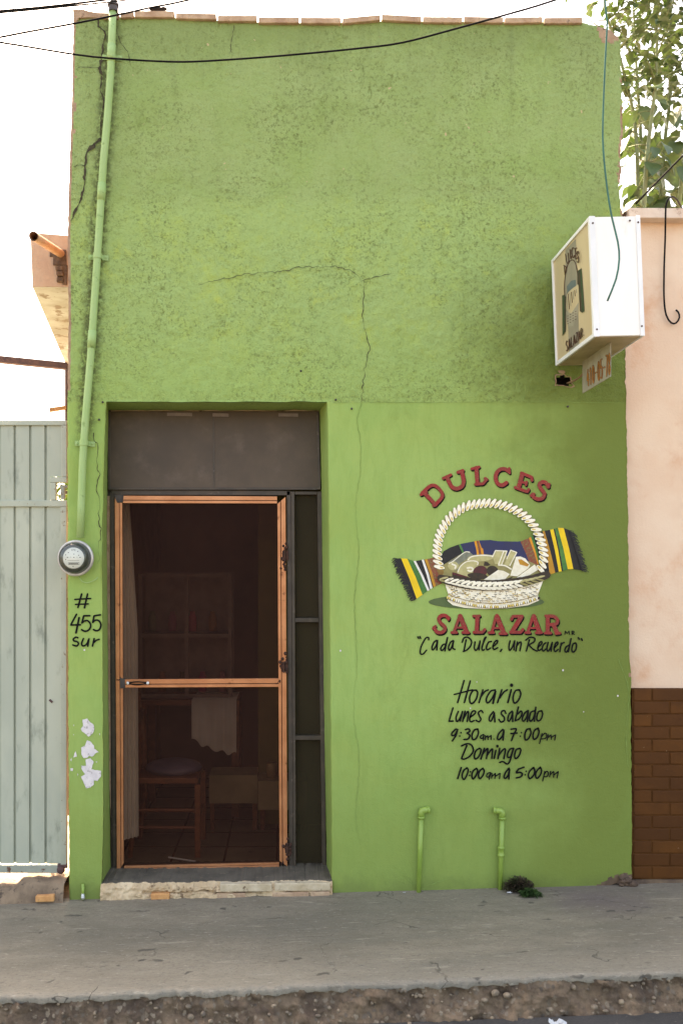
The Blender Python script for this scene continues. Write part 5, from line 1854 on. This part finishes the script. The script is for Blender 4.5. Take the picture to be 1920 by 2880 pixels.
# brick dado: bricks stand proud of dark joints
BY = PY - 0.028
zb0, zb1 = W(0, 2472, BY).z, W(0, 1937, BY).z
xb = W(1777, 0, BY).x
mb = MB()
mb.box(xb, 4.6, BY + 0.004, PY + 0.004, zb0 - 0.002, zb1, 0)
dado_joint = mb.build("brick_dado", M['mortar'], pink)
mb = MB()
rows = 15
rh = (zb1 - zb0) / rows
bw = W(1920, 0, BY).x - W(1837, 0, BY).x
for r_ in range(rows):
    zz1 = zb1 - r_ * rh
    x = xb + 0.004
    first = (W(1830, 0, BY).x - xb) if r_ % 2 == 0 else (W(1880, 0, BY).x - xb)
    w_ = first
    while x < 4.6:
        j = 0.0016
        dy_ = 0.0012 * nz(x, zz1, 0, 30)
        jz = 0.0012 * nz(x, zz1, 5, 30)
        mb.box(x + 0.004, x + w_ - 0.005, BY + dy_, BY + 0.006, zz1 - rh + 0.0042 + jz, zz1 - 0.003 + jz, 0)
        x += w_
        w_ = 0.245
mb.build("brickwork", M['brick'], dado_joint, bevel=0.003)
mb = MB()
n = 50
vs_, fs = [], []
xp = W(1745, 0, BY).x
for i in range(n + 1):
    x = xp + (4.6 - xp) * i / n
    w1 = 0.008 * nz(x, 2, 0, 7)
    vs_ += [Vector((x, BY - 0.016 + w1, z_walk(x, WY) - 0.03)), Vector((x, BY - 0.005 + w1, zb0 - 0.004 + 0.3 * w1)), Vector((x, PY, zb0 - 0.003))]
for i in range(n):
    for q in range(2):
        fs.append((3 * i + q, 3 * i + 3 + q, 3 * i + 4 + q, 3 * i + 1 + q))
mb.add(vs_, fs)
mb.build("plinth", M['plinth'], pink)
mb = MB()
for k in range(14):
    x = W(1745 + random.uniform(0, 40), 0, 4.72).x
    mb.ball((x, 4.725 + random.uniform(-0.01, 0.02), z_walk(x, 4.72) + random.uniform(0, 0.05)), random.uniform(0.012, 0.028), 8, 6, 0, (1.2, 0.8, 0.8))
mb.build("plinth_rubble", M['rubble'], pink, smooth=True)

# ------------------------------------------------------------------ gate at the left
gate = thing("metal_gate", "pale grey ribbed sheet metal gate left of the green shop", "gate", W(0, 2520, 4.84))
GY = 4.82
gx = lambda x: W(x, 0, GY).x
gz = lambda y: W(0, y, GY).z
gl = -3.0
mb = MB()
prof = []
ribs = [172 + 0 - 43.5 * k for k in range(0, 22)]


def ribbed(y_top, y_bot, x_right, cut=None):
    m_ = MB()
    pts = []                                   # (x, y) profile from right to left
    x = x_right
    pts.append((gx(x), GY + 0.0125))
    k = 0
    starts = [128 - 43.5 * i for i in range(26)]
    for s_ in starts:
        pts += [(gx(s_ + 3.2), GY + 0.012), (gx(s_ + 2.2), GY + 0.026), (gx(s_ - 2.8), GY + 0.026), (gx(s_ - 4.0), GY + 0.012)]
    n_ = len(pts)
    vs_ = [Vector((p[0], p[1], gz(y_bot))) for p in pts] + [Vector((p[0], p[1], gz(y_top))) for p in pts]
    fs = [(i + 1, i, i + n_, i + 1 + n_) for i in range(n_ - 1)]
    m_.add(vs_, fs)
    return m_


# notch for the latch: separate lower part narrower
ob = ribbed(1190, 1408.5, 141).build("gate_sheet", M['gate'], gate)
mb = MB()
mb.add([Vector((gx(140.5), GY + 0.013, gz(1340))), Vector((gx(174), GY + 0.013, gz(1340))), Vector((gx(174), GY + 0.013, gz(1190))), Vector((gx(140.5), GY + 0.013, gz(1190)))], [(0, 1, 2, 3)])
mb.build("gate_sheet", M['gate'], gate)
ob3 = ribbed(1420, 2430.5, 173).build("gate_sheet", M['gate'], gate)
mb = MB()
def gbar(a, b, c, d, front=0.0, th=0.035):
    mb.box(gx(a), gx(b), GY - front, GY - front + th, gz(d), gz(c))
gbar(-640, 188, 1182, 1196)
gbar(172.5, 188, 1196.3, 1341)
gbar(142, 188, 1341.3, 1357)
gbar(142, 157, 1357.3, 1406.5)
gbar(-640, 188, 1407, 1425)
gbar(171, 187.5, 1425.3, 2433)
mb.build("gate_frame", M['gateframe'], gate, bevel=0.003)
mb = MB()
mb.box(gl, gx(168), GY, GY + 0.035, gz(2456), gz(2434))
mb.build("bottom_rail", M['gaterust'], gate, bevel=0.003)
mb = MB()
mb.tube([W(164, 2436, GY + 0.01), W(190, 2434, GY + 0.01)], 0.014, 10)
mb.ball(W(172, 2446, GY), 0.022, 10, 7)
mb.build("gate_hinge", M['rust'], gate)
mb = MB()
mb.tube([W(178, 1366, GY + 0.02), W(178, 1404, GY + 0.02)], 0.013, 10)
mb.tube([W(170, 1368, GY + 0.02), W(190, 1368, GY + 0.02)], 0.008, 10)
mb.build("gate_latch", M['gaterust'], gate)
mb = MB()
mb.tube([W(140, 1968, GY + 0.011), W(148, 1975, GY + 0.009)], 0.006, 8)
mb.build("rust_spot", M['rust'], gate)

# threshold rubble under the gate (part of the pavement edge) with one orange brick
mb = MB()
n = 70
vs_, fs = [], []
for i in range(n + 1):
    x = -3.0 + (gx(192) + 3.0) * i / n
    w1 = 0.012 * nz(x, 2, 0, 7) + 0.008 * nz(x, 4, 0, 22)
    hgt = 0.098 if x > gx(62) else 0.070
    vs_ += [Vector((x, 4.70 + w1, z_walk(x, 4.7) - 0.02)), Vector((x, 4.73 + w1, z_walk(x, 4.7) + hgt * 0.85 + w1)), Vector((x, 4.80, z_walk(x, 4.7) + hgt + w1)), Vector((x, 4.95, z_walk(x, 4.7) + hgt - 0.01 + w1)), Vector((x, 5.05, z_walk(x, 4.7) - 0.02))]
for i in range(n):
    for q in range(4):
        fs.append((5 * i + q, 5 * i + 5 + q, 5 * i + 6 + q, 5 * i + 1 + q))
mb.add(vs_, fs)
thr = struct(mb.build("gate_threshold", M['thresh'], smooth=True))
mb = MB()
mb.pxprism([(100, 2521), (151, 2519), (152, 2536), (100, 2538)], 4.69, 0.05)
tag(mb.build("paving_brick", M['orange_brick'], bevel=0.004), "single orange brick set in the rubble under the grey gate", "brick")

# things seen over the gate
can = thing("concrete_canopy", "tan plastered canopy corner with clay drain pipe on the shop's left flank", "canopy", (-1.2, 5.3, 3.3))
cb = 3.29
c0, c1 = Vector((-1.463, 5.3, cb)), Vector((-1.765, 7.45, cb))
mb = MB()
mb.add([c0, Vector((-1.10, 5.3, cb)), Vector((-1.10, 7.45, cb)), c1] + [Vector((-1.475, 5.3, 3.605)), Vector((-1.10, 5.3, 3.575)), Vector((-1.10, 7.45, 3.575)), Vector((-1.77, 7.45, 3.60))],
       [(0, 1, 5, 4), (1, 2, 6, 5), (2, 3, 7, 6), (3, 0, 4, 7), (4, 5, 6, 7)], 0)
mb.add([c0 - Vector((0, 0, 0.001)), Vector((-1.10, 5.3, cb - 0.001)), Vector((-1.10, 7.45, cb - 0.001)), c1 - Vector((0, 0, 0.001))], [(0, 3, 2, 1)], 1)
mb.build("slab", [M['canopy'], M['soffit']], can)
mb = MB()
for (a, b, y0, y1, dd) in ((155, 176, 748, 760, 0.02), (158, 176, 762, 774, 0.03), (160, 178, 778, 792, 0.02), (150, 186, 700, 745, 0.012), (176, 190, 745, 800, 0.01), (140, 152, 706, 722, 0.006)):
    mb.pxprism([(a, y0), (b, y0 + random.uniform(-2, 2)), (b + random.uniform(-2, 2), y1), (a + random.uniform(-2, 2), y1)], 5.3 - dd, dd + 0.01)
mb.build("broken_brickwork", [M['rubble']], can, bevel=0.004)
mb = MB()
a, b = W(176, 716, 5.34), W(95, 664, 4.6)
ax = (b - a)
pth = [a.lerp(b, t) for t in (0, 0.5, 1)]
mb.tube(pth, 0.0235, 18, caps=False)
mb.tube(pth[::-1], 0.0195, 18, caps=False)
mb.tube([a.lerp(b, 0.5), a.lerp(b, 0.51)], 0.019, 18)
mb.build("drain_pipe", M['clay'], can, smooth=True)
mb = MB()
mb.pxprism([(128, 666), (140, 664), (152, 690), (190, 685), (190, 694), (150, 700)], 5.6, 0.04)
mb.build("bent_iron", M['rust'], can)
mb = MB()
a, b = W(-60, 1003, 6.3), W(188, 1028, 6.3)
mb.prism([a + Vector((0, 0, 0.022)), b + Vector((0, 0, 0.022)), b - Vector((0, 0, 0.022)), a - Vector((0, 0, 0.022))], (0, 0.06, 0))
bm_ = thing("rusty_beam", "rusty iron beam on a post running above the grey gate", "beam", b)
mb.build("beam", M['rust'], bm_)
mb = MB()
p_ = W(188, 1040, 6.3)
mb.box(p_.x - 0.012, p_.x + 0.03, 6.3, 6.34, -0.05, p_.z)
mb.build("post", M['rust'], bm_)
mb = MB()
a, b = W(139, 1152, 6.2), W(187, 1146, 6.29)
mb.prism([a + Vector((0, 0, 0.012)), b + Vector((0, 0, 0.014)), b - Vector((0, 0, 0.010)), a - Vector((0, 0, 0.014))], (0, 0.03, 0))
mb.build("bracket", M['clay'], bm_)

# ------------------------------------------------------------------ cables
def cable(name, label, pts, r, mat, cat="cable", step=0.05, group=None, extra=None):
    m_ = MB()
    m_.tube(crom([W(*p) for p in pts], step), r, 8)
    o_ = m_.build(name, M[mat], smooth=True)
    tag(o_, label, cat, group)
    return o_


G_ = "overhead wires crossing the top of the picture"
cable("overhead_wire", "lower thick black overhead wire sagging across the green wall top", [(-400, 60, 4.0), (0, 119, 4.15), (210, 153, 4.3), (300, 163, 4.34), (400, 170, 4.36), (515, 174, 4.38), (640, 168, 4.38), (800, 156, 4.36), (1000, 137, 4.32), (1130, 120, 4.28), (1280, 81, 4.2), (1420, 42, 4.1), (1560, 0, 4.0), (1900, -120, 3.8)], 0.0046, 'wire', group=G_)
cable("overhead_wire", "straight black wire rising from the left edge past the conduit head", [(-400, 190, 3.6), (0, 105, 3.9), (210, 66, 4.05), (330, 42, 4.15), (430, 20, 4.2), (530, 0, 4.25), (900, -90, 4.4)], 0.0044, 'wire', group=G_)
cable("overhead_wire", "upper of two twin wires in the top left corner of sky", [(-300, 55, 3.6), (0, 31, 3.8), (150, 17, 3.9), (310, -2, 4.0), (700, -50, 4.2)], 0.0045, 'wire', group=G_)
cable("overhead_wire", "lower of two twin wires in the top left corner of sky", [(-300, 62, 3.62), (0, 36, 3.82), (150, 22, 3.92), (340, 2, 4.02), (700, -40, 4.22)], 0.0032, 'wire', group=G_)
cable("overhead_wire", "thin wire from the black insulator lump on the parapet up to the right", [(448, 29, 5.0), (470, 28, 5.0), (530, 15, 4.95), (605, 0, 4.9), (800, -40, 4.8)], 0.0030, 'wire', group=G_)
cable("overhead_wire", "black wire climbing to the right from behind the pink cornice", [(1786, 574, 4.95), (1850, 508, 4.9), (1920, 436, 4.85), (2050, 300, 4.8)], 0.0050, 'wire', group=G_)
m_ = MB()
for k in range(6):
    m_.ball(W(430 + k * 6, 26 + 2 * math.sin(k * 2), 4.83), 0.016, 8, 6, 0, (1.2, 0.8, 0.6))
tag(m_.build("wire_insulator", M['wire'], smooth=True), "black taped wire joint lying on the parapet bricks", "insulator")
cable("green_cable", "loose dark green cable hanging from above in front of the box sign", [(1712, -300, 3.9), (1700, 0, 3.95), (1706, 60, 3.96), (1700, 180, 3.98), (1694, 340, 4.0), (1695, 420, 4.0), (1706, 530, 4.0), (1719, 610, 3.99), (1736, 680, 3.98), (1740, 730, 3.98), (1731, 785, 3.98), (1707, 846, 3.98)], 0.0042, 'greenwire')
cable("black_cable", "black cable looped over the pink cornice ending in a hook", [(1945, 640, 5.2), (1912, 578, 4.9), (1896, 556, 4.78), (1882, 556, 4.72), (1872, 574, 4.70), (1870, 612, 4.71), (1869, 672, 4.76), (1866, 760, 4.78), (1866, 840, 4.78), (1872, 886, 4.78), (1886, 908, 4.78), (1900, 908, 4.78), (1909, 893, 4.78), (1906, 878, 4.785), (1899, 872, 4.79)], 0.0046, 'wire', step=0.02)

# ------------------------------------------------------------------ plants
def leaf(m_, base, d, up, L_, w_, mi=0, cup=0.25, heart=False):
    d = d.normalized()
    s_ = d.cross(up)
    s_ = s_.normalized() if s_.length > 1e-4 else d.orthogonal().normalized()
    u_ = s_.cross(d)
    prof = [(0.0, 0.06), (0.12, 0.72), (0.3, 1.0), (0.55, 0.82), (0.8, 0.42), (1.0, 0.02)] if heart else [(0.0, 0.05), (0.25, 0.75), (0.5, 1.0), (0.75, 0.62), (1.0, 0.02)]
    vs_, fs = [], []
    for t, ww in prof:
        c = base + d * (L_ * t) - u_ * (0.22 * L_ * t * t)
        wv = s_ * (w_ / 2 * ww)
        vs_ += [c - wv + u_ * cup * w_ * 0.5 * ww, c, c + wv + u_ * cup * w_ * 0.5 * ww]
    if heart:
        vs_[0] = base - d * L_ * 0.10 - s_ * w_ * 0.22
        vs_[2] = base - d * L_ * 0.10 + s_ * w_ * 0.22
    for i in range(len(prof) - 1):
        fs += [(3 * i, 3 * i + 1, 3 * i + 4, 3 * i + 3), (3 * i + 1, 3 * i + 2, 3 * i + 5, 3 * i + 4)]
    m_.add(vs_, fs, mi)


rt = random.Random(21)


def rdir(flat=0.3):
    a = rt.uniform(0, 2 * math.pi)
    return Vector((math.cos(a), math.sin(a), rt.uniform(-0.5 - flat, 0.4)))


def sapling(label, stems, seed):
    rt.seed(seed)
    base_pt = W(stems[0][-1][0], stems[0][-1][1], stems[0][-1][2])
    t_ = thing("leafy_tree", label, "tree", (base_pt.x, base_pt.y, -0.03), "slender trees rising behind the pink wall")
    trunk, crown = MB(), MB()
    for st in stems:
        pts = crom([W(*p) for p in st], 0.06)
        foot = Vector((pts[-1].x + 0.05, pts[-1].y, -0.05))
        full = pts + [pts[-1].lerp(foot, 0.5), foot]
        n_ = len(full)
        trunk.tube(full, [0.006 + 0.012 * (i / n_) for i in range(n_)], 8)
        top_z, bot_z = pts[0].z, pts[-1].z
        for i, p in enumerate(pts):
            h = (p.z - bot_z) / (top_z - bot_z)            # 0 at the wall top, 1 high up
            py_ = VY - (p.z - EYE) * F / p.y
            big = py_ > 270 + rt.uniform(-40, 40)
            for q in range(7 if not big else 5):
                if rt.random() < (0.43 if not big else 0.46):
                    # side twig with leaves
                    d = rdir()
                    d.z = rt.uniform(0.1, 0.8)
                    d.normalize()
                    tl = rt.uniform(0.08, 0.42) if not big else rt.uniform(0.06, 0.2)
                    tip = p + d * tl
                    trunk.tube([p, p + d * tl * 0.5 + Vector((0, 0, 0.01)), tip], [0.004, 0.003, 0.002], 5)
                    for k in range(rt.randint(3, 6) if not big else 1):
                        bpt = p.lerp(tip, rt.uniform(0.3, 1.0))
                        if big:
                            L_ = rt.uniform(0.075, 0.165)
                            dd = Vector((d.x, d.y, 0)).normalized() * 0.55 + Vector((rt.uniform(-0.3, 0.3), rt.uniform(-0.3, 0.3), rt.uniform(-1.0, -0.2)))
                            leaf(crown, tip, dd, Vector((d.x, d.y, 0.7)), L_, L_ * rt.uniform(0.75, 0.95), 1, 0.18, True)
                        else:
                            L_ = rt.uniform(0.045, 0.105)
                            leaf(crown, bpt, rdir(), Vector((rt.uniform(-0.5, 0.5), rt.uniform(-0.5, 0.5), 1)), L_, L_ * rt.uniform(0.42, 0.7), 0, 0.3)
    trunk.build("trunk", M['stem'], t_, smooth=True)
    crown.build("crown", [M['leafg'], M['leafbig']], t_, smooth=True)


sapling("tree with pale leaning stem nearest the green wall, broad leaves low down",
        [[(1690, -160, 6.3), (1700, 20, 6.35), (1728, 110, 6.4), (1752, 200, 6.45), (1778, 310, 6.5), (1790, 430, 6.5), (1794, 640, 6.5)],
         [(1775, -120, 6.9), (1782, 60, 6.9), (1790, 220, 6.9), (1800, 380, 6.9), (1806, 640, 6.9)]], 4)
sapling("tall tree with straight double stem above the pink cornice at the right edge",
        [[(1838, -200, 6.2), (1843, 0, 6.25), (1846, 130, 6.25), (1842, 230, 6.25), (1830, 340, 6.25), (1818, 440, 6.25), (1806, 640, 6.25)],
         [(1896, -200, 6.7), (1884, 60, 6.7), (1882, 200, 6.7), (1880, 300, 6.7), (1868, 400, 6.7), (1850, 640, 6.7)],
         [(1950, -200, 6.4), (1960, 60, 6.4), (1940, 260, 6.4), (1925, 420, 6.4), (1900, 640, 6.4)],
         [(2040, -200, 6.8), (2030, 60, 6.8), (2010, 300, 6.8), (1990, 640, 6.8)]], 9)

def weed(label, c_px, Y, spread, h, n_, mat):
    c = W(*c_px, Y)
    c.z = z_walk(c.x, Y)
    t_ = thing("weed_clump", label, "weed", c)
    m_, s_ = MB(), MB()
    for k in range(n_):
        a = rt.uniform(0, 2 * math.pi)
        r_ = spread * rt.random() ** 0.6
        hh = h * rt.uniform(0.35, 1.0) * (1 - 0.55 * (r_ / spread) ** 2)
        p = c + Vector((math.cos(a) * r_, math.sin(a) * r_ * 0.5, hh))
        if k % 7 == 0:
            s_.tube([c + Vector((math.cos(a) * r_ * 0.3, math.sin(a) * r_ * 0.15, 0)), p], [0.0025, 0.0012], 5)
        for q in range(2):
            leaf(m_, p, rdir() + Vector((0, 0, 0.5)), Vector((0, 0, 1)), rt.uniform(0.010, 0.024), rt.uniform(0.006, 0.012))
    s_.build("stem", M['weedbrown'], t_)
    m_.build("foliage", mat, t_)


weed("brownish dry weed clump growing where the green wall meets the pavement", (1458, 2512), 4.69, 0.078, 0.075, 420, M['weedbrown'])
weed("small dark green weed clump in front of the brownish one", (1490, 2526), 4.61, 0.052, 0.04, 300, M['weedgreen'])

# bush in the yard behind the gate, placed and leafed to block sun through the slit
t_ = thing("sun_blocking_bush", "sunlit yellow green bush glimpsed through the slit beside the grey gate, placed and leafed to block sun through it", "bush", (-1.45, 5.55, -0.08))
m_, s_ = MB(), MB()
for k in range(1500):
    a = rt.uniform(0, 2 * math.pi)
    r_ = 0.30 * rt.random() ** 0.5
    p = Vector((-1.45 + math.cos(a) * r_, 5.55 + math.sin(a) * r_, rt.uniform(1.30, 2.38)))
    leaf(m_, p, rdir(), Vector((0, 0, 1)), rt.uniform(0.04, 0.09), rt.uniform(0.02, 0.05))
for k in range(7):
    a = k * 0.9
    s_.tube([Vector((-1.45, 5.55, -0.08)), Vector((-1.45 + 0.1 * math.cos(a), 5.55 + 0.1 * math.sin(a), 1.0)), Vector((-1.45 + 0.22 * math.cos(a), 5.55 + 0.22 * math.sin(a), 1.85))], [0.015, 0.01, 0.004], 6)
s_.build("stem", M['stem'], t_)
m_.build("foliage", M['bushleaf'], t_)

# ------------------------------------------------------------------ inside the shop, seen through the screen
wood = pmat("dark_varnished_wood", srgb(134, 82, 46), srgb(110, 64, 36), 8, 0.4, stretch=(1, 1, 4))
ch = thing("wooden_chair", "dark wooden chair with cushioned seat seen through the screen door", "chair", (-0.72, 5.42, 0))
m_ = MB()
def post(m__, a, b, r_):
    m__.tube([a, b], r_, 8)
V = Vector
sx0, sx1, sy0, sy1, sh = -0.86, -0.50, 5.26, 5.62, 0.41
for (x, y) in ((sx1, sy0), (sx1, sy1)):
    m_ = MB()
    m_.box(x - 0.016, x + 0.016, y - 0.016, y + 0.016, -0.012, sh)
    m_.build("leg", wood, ch, bevel=0.003)
for y in (sy0, sy1):
    m_ = MB()
    m_.tube([V((sx0 - 0.03, y, -0.012)), V((sx0, y, 0.3)), V((sx0 - 0.005, y, 0.55)), V((sx0 - 0.05, y, 0.98))], [0.015, 0.018, 0.018, 0.014], 8)
    m_.build("leg", wood, ch)
m_ = MB()
m_.box(sx0, sx1, sy0, sy1, sh, sh + 0.035)
m_.build("seat", wood, ch, bevel=0.006)
m_ = MB()
m_.ball(V(((sx0 + sx1) / 2 + 0.02, (sy0 + sy1) / 2, sh + 0.06)), 0.17, 18, 10, 0, (1.0, 0.95, 0.28))
m_.build("cushion", pmat("grey_violet_cushion", srgb(110, 104, 124), srgb(90, 86, 104), 8, 0.45), ch, smooth=True)
m_ = MB()
for z in (0.93, 0.76):
    m_.box(sx0 - 0.05 + (0.98 - z) * 0.1, sx0 - 0.03 + (0.98 - z) * 0.1, sy0, sy1, z - 0.03, z + 0.03)
for k in range(4):
    yk = sy0 + 0.07 + k * 0.073
    m_.tube([V((sx0, yk, sh + 0.03)), V((sx0 - 0.035, yk, 0.92))], 0.008, 6)
m_.build("backrest", wood, ch)
m_ = MB()
for (x0_, y0_, x1_, y1_, z) in ((sx0, sy0, sx1, sy0, 0.16), (sx0, sy0, sx1, sy0, 0.26), (sx0, sy1, sx1, sy1, 0.16), (sx1, sy0, sx1, sy1, 0.20)):
    m_.tube([V((x0_, y0_, z)), V((x1_, y1_, z))], 0.009, 8)
m_.build("stretcher", wood, ch)
tb = thing("display_table", "dim table with pale cloth behind the chair inside the shop", "table", (-0.6, 6.3, 0))
m_ = MB()
m_.box(-0.98, -0.30, 6.1, 6.6, 0.74, 0.775)
m_.build("tabletop", wood, tb)
for x in (-0.95, -0.33):
    for y in (6.14, 6.56):
        m_ = MB()
        m_.box(x - 0.025, x + 0.025, y - 0.025, y + 0.025, -0.012, 0.74)
        m_.build("leg", wood, tb)
m_ = MB()
n = 30
vs_, fs = [], []
for i in range(n + 1):
    x = -0.62 + 0.30 * i / n
    vs_ += [V((x, 6.09 - 0.012 * math.sin(i * 1.1), 0.42 + 0.012 * math.sin(i * 0.7) + 0.10 * (1 - i / n) ** 2)), V((x, 6.092, 0.778)), V((x, 6.5, 0.779))]
for i in range(n):
    for q in range(2):
        fs.append((3 * i + q, 3 * i + 3 + q, 3 * i + 4 + q, 3 * i + 1 + q))
m_.add(vs_, fs)
tag(m_.build("table_cloth", pmat("pale_cloth", srgb(244, 236, 224), srgb(232, 222, 208), 6, 0.8), smooth=True), "pale cloth hanging over the edge of the table inside the shop", "cloth")
cb_ = thing("display_cabinet", "glass fronted wooden cabinet standing on the table inside the shop", "cabinet", (-0.75, 6.4, 0.78))
m_ = MB()
for x in (-0.98, -0.665, -0.37):
    m_.box(x - 0.012, x + 0.012, 6.2, 6.23, 0.78, 1.62)
for z in (0.79, 1.20, 1.61):
    m_.box(-0.967, -0.383, 6.202, 6.228, z - 0.012, z + 0.012)
m_.box(-0.99, -0.36, 6.5, 6.52, 0.78, 1.63)
m_.box(-0.98, -0.37, 6.235, 6.49, 1.19, 1.21)
M['greywood'] = pmat("grey_painted_wood", srgb(150, 134, 124), srgb(130, 114, 106), 8, 0.6)
m_.build("cabinet_frame", M['greywood'], cb_)
for k in range(8):
    m_ = MB()
    x = -0.92 + 0.07 * k
    z0_ = 0.80 if k % 2 else 1.22
    m_.lathe(V((x, 6.36, z0_)), (0, 0, 1), [(0.0, 0), (0.026, 0), (0.030, 0.04), (0.028, 0.10), (0.018, 0.12), (0.018, 0.14), (0, 0.14)], 12)
    tag(m_.build("jar", pmat("jar_tint", srgb(rt.randint(110, 200), rt.randint(90, 150), rt.randint(70, 130))), smooth=True), "small jar standing in the dim cabinet inside the shop", "jar", "jars in the cabinet inside the shop")
cu = MB()
n = 60
vs_, fs = [], []
for i in range(n + 1):
    t = i / n
    x = -0.935 + 0.085 * t
    yw = 5.12 + 0.010 * math.sin(i * 0.55) + 0.10 * t
    vs_ += [V((x + 0.015 * t, yw, 0.12)), V((x + 0.01 * t, yw, 1.3)), V((x - 0.04 * t, yw, 2.08))]
for i in range(n):
    for q in range(2):
        fs.append((3 * i + q, 3 * i + 3 + q, 3 * i + 4 + q, 3 * i + 1 + q))
cu.add(vs_, fs)
tag(cu.build("curtain", pmat("white_curtain_cloth", srgb(244, 240, 230), srgb(236, 230, 220), 8, 0.8), smooth=True), "white curtain drawn to the left inside the screen door", "curtain")
bn = thing("low_bench", "low pale box bench with a tin on it at the back of the shop", "bench", (0.1, 5.75, 0))
m_ = MB()
m_.box(-0.48, -0.17, 5.80, 6.05, 0.16, 0.34)
m_.box(-0.165, 0.14, 5.64, 5.88, 0.16, 0.34)
m_.build("bench_seat", pmat("cream_bench_paint", srgb(170, 156, 120), srgb(150, 138, 104), 6, 0.6), bn, bevel=0.004)
m_ = MB()
for x in (-0.46, -0.19, -0.14, 0.12):
    m_.box(x - 0.014, x + 0.014, 5.82, 5.85, -0.012, 0.16)
m_.build("bench_foot", wood, bn)
m_ = MB()
m_.lathe(V((-0.08, 5.75, 0.34)), (0, 0, 1), [(0.0, 0), (0.034, 0), (0.034, 0.085), (0.030, 0.09), (0, 0.09)], 16)
tag(m_.build("tin_can", pmat("dull_tin", srgb(170, 150, 110), srgb(150, 132, 96), 20, 0.5), smooth=True), "dull tin can standing on the low bench inside the shop", "can")

mb = MB()
mb.tube([V((-0.66, 5.20, 0.006)), V((-0.50, 5.13, 0.004))], 0.005, 8)  # rod added in place of a streak of light on the floor
tag(mb.build("floor_streak_rod", M['signedge']), "thin white rod added for a light streak on the floor just inside the screen door", "light streak")

# ------------------------------------------------------------------ litter
def scrap(label, px_, Y, on_z, size, mat, seed, flat=0.5):
    rr = random.Random(seed)
    c = W(*px_, Y)
    c.z = on_z(c.x, Y)
    m_ = MB()
    n_ = 7
    vs_, fs = [], []
    for j in range(n_):
        for i in range(n_):
            vs_.append(c + V((size * (i / (n_ - 1) - 0.5) * (1 + 0.2 * rr.uniform(-1, 1)), size * flat * (j / (n_ - 1) - 0.5), 0.004 + size * 0.22 * abs(rr.gauss(0, 0.7)))))
    for j in range(n_ - 1):
        for i in range(n_ - 1):
            fs.append((j * n_ + i, j * n_ + i + 1, (j + 1) * n_ + i + 1, (j + 1) * n_ + i))
    m_.add(vs_, fs)
    tag(m_.build("paper_scrap", mat), label, "litter")


pap = pmat("crumpled_white_paper", srgb(206, 206, 202), srgb(184, 184, 182), 20, 0.8)
gutter = lambda x, y: z_walk(x, KY) - 0.135
scrap("crumpled white paper scrap lying in the gutter against the kerb", (1568, 2838), 3.53, gutter, 0.06, pap, 2)
scrap("flat grey paper strip on the road edge near the bottom centre", (1052, 2862), 3.50, gutter, 0.05, pmat("grey_paper", srgb(150, 148, 144), srgb(136, 134, 130), 20, 0.8), 3, 0.3)
scrap("tiny white paper scrap by the wall near the straight stub pipe", (1136, 2517), 4.71, z_walk, 0.014, pap, 4)
scrap("small white scrap under the brownish weed clump", (1432, 2518), 4.66, z_walk, 0.022, pap, 6)

print("objects", len(bpy.data.objects))
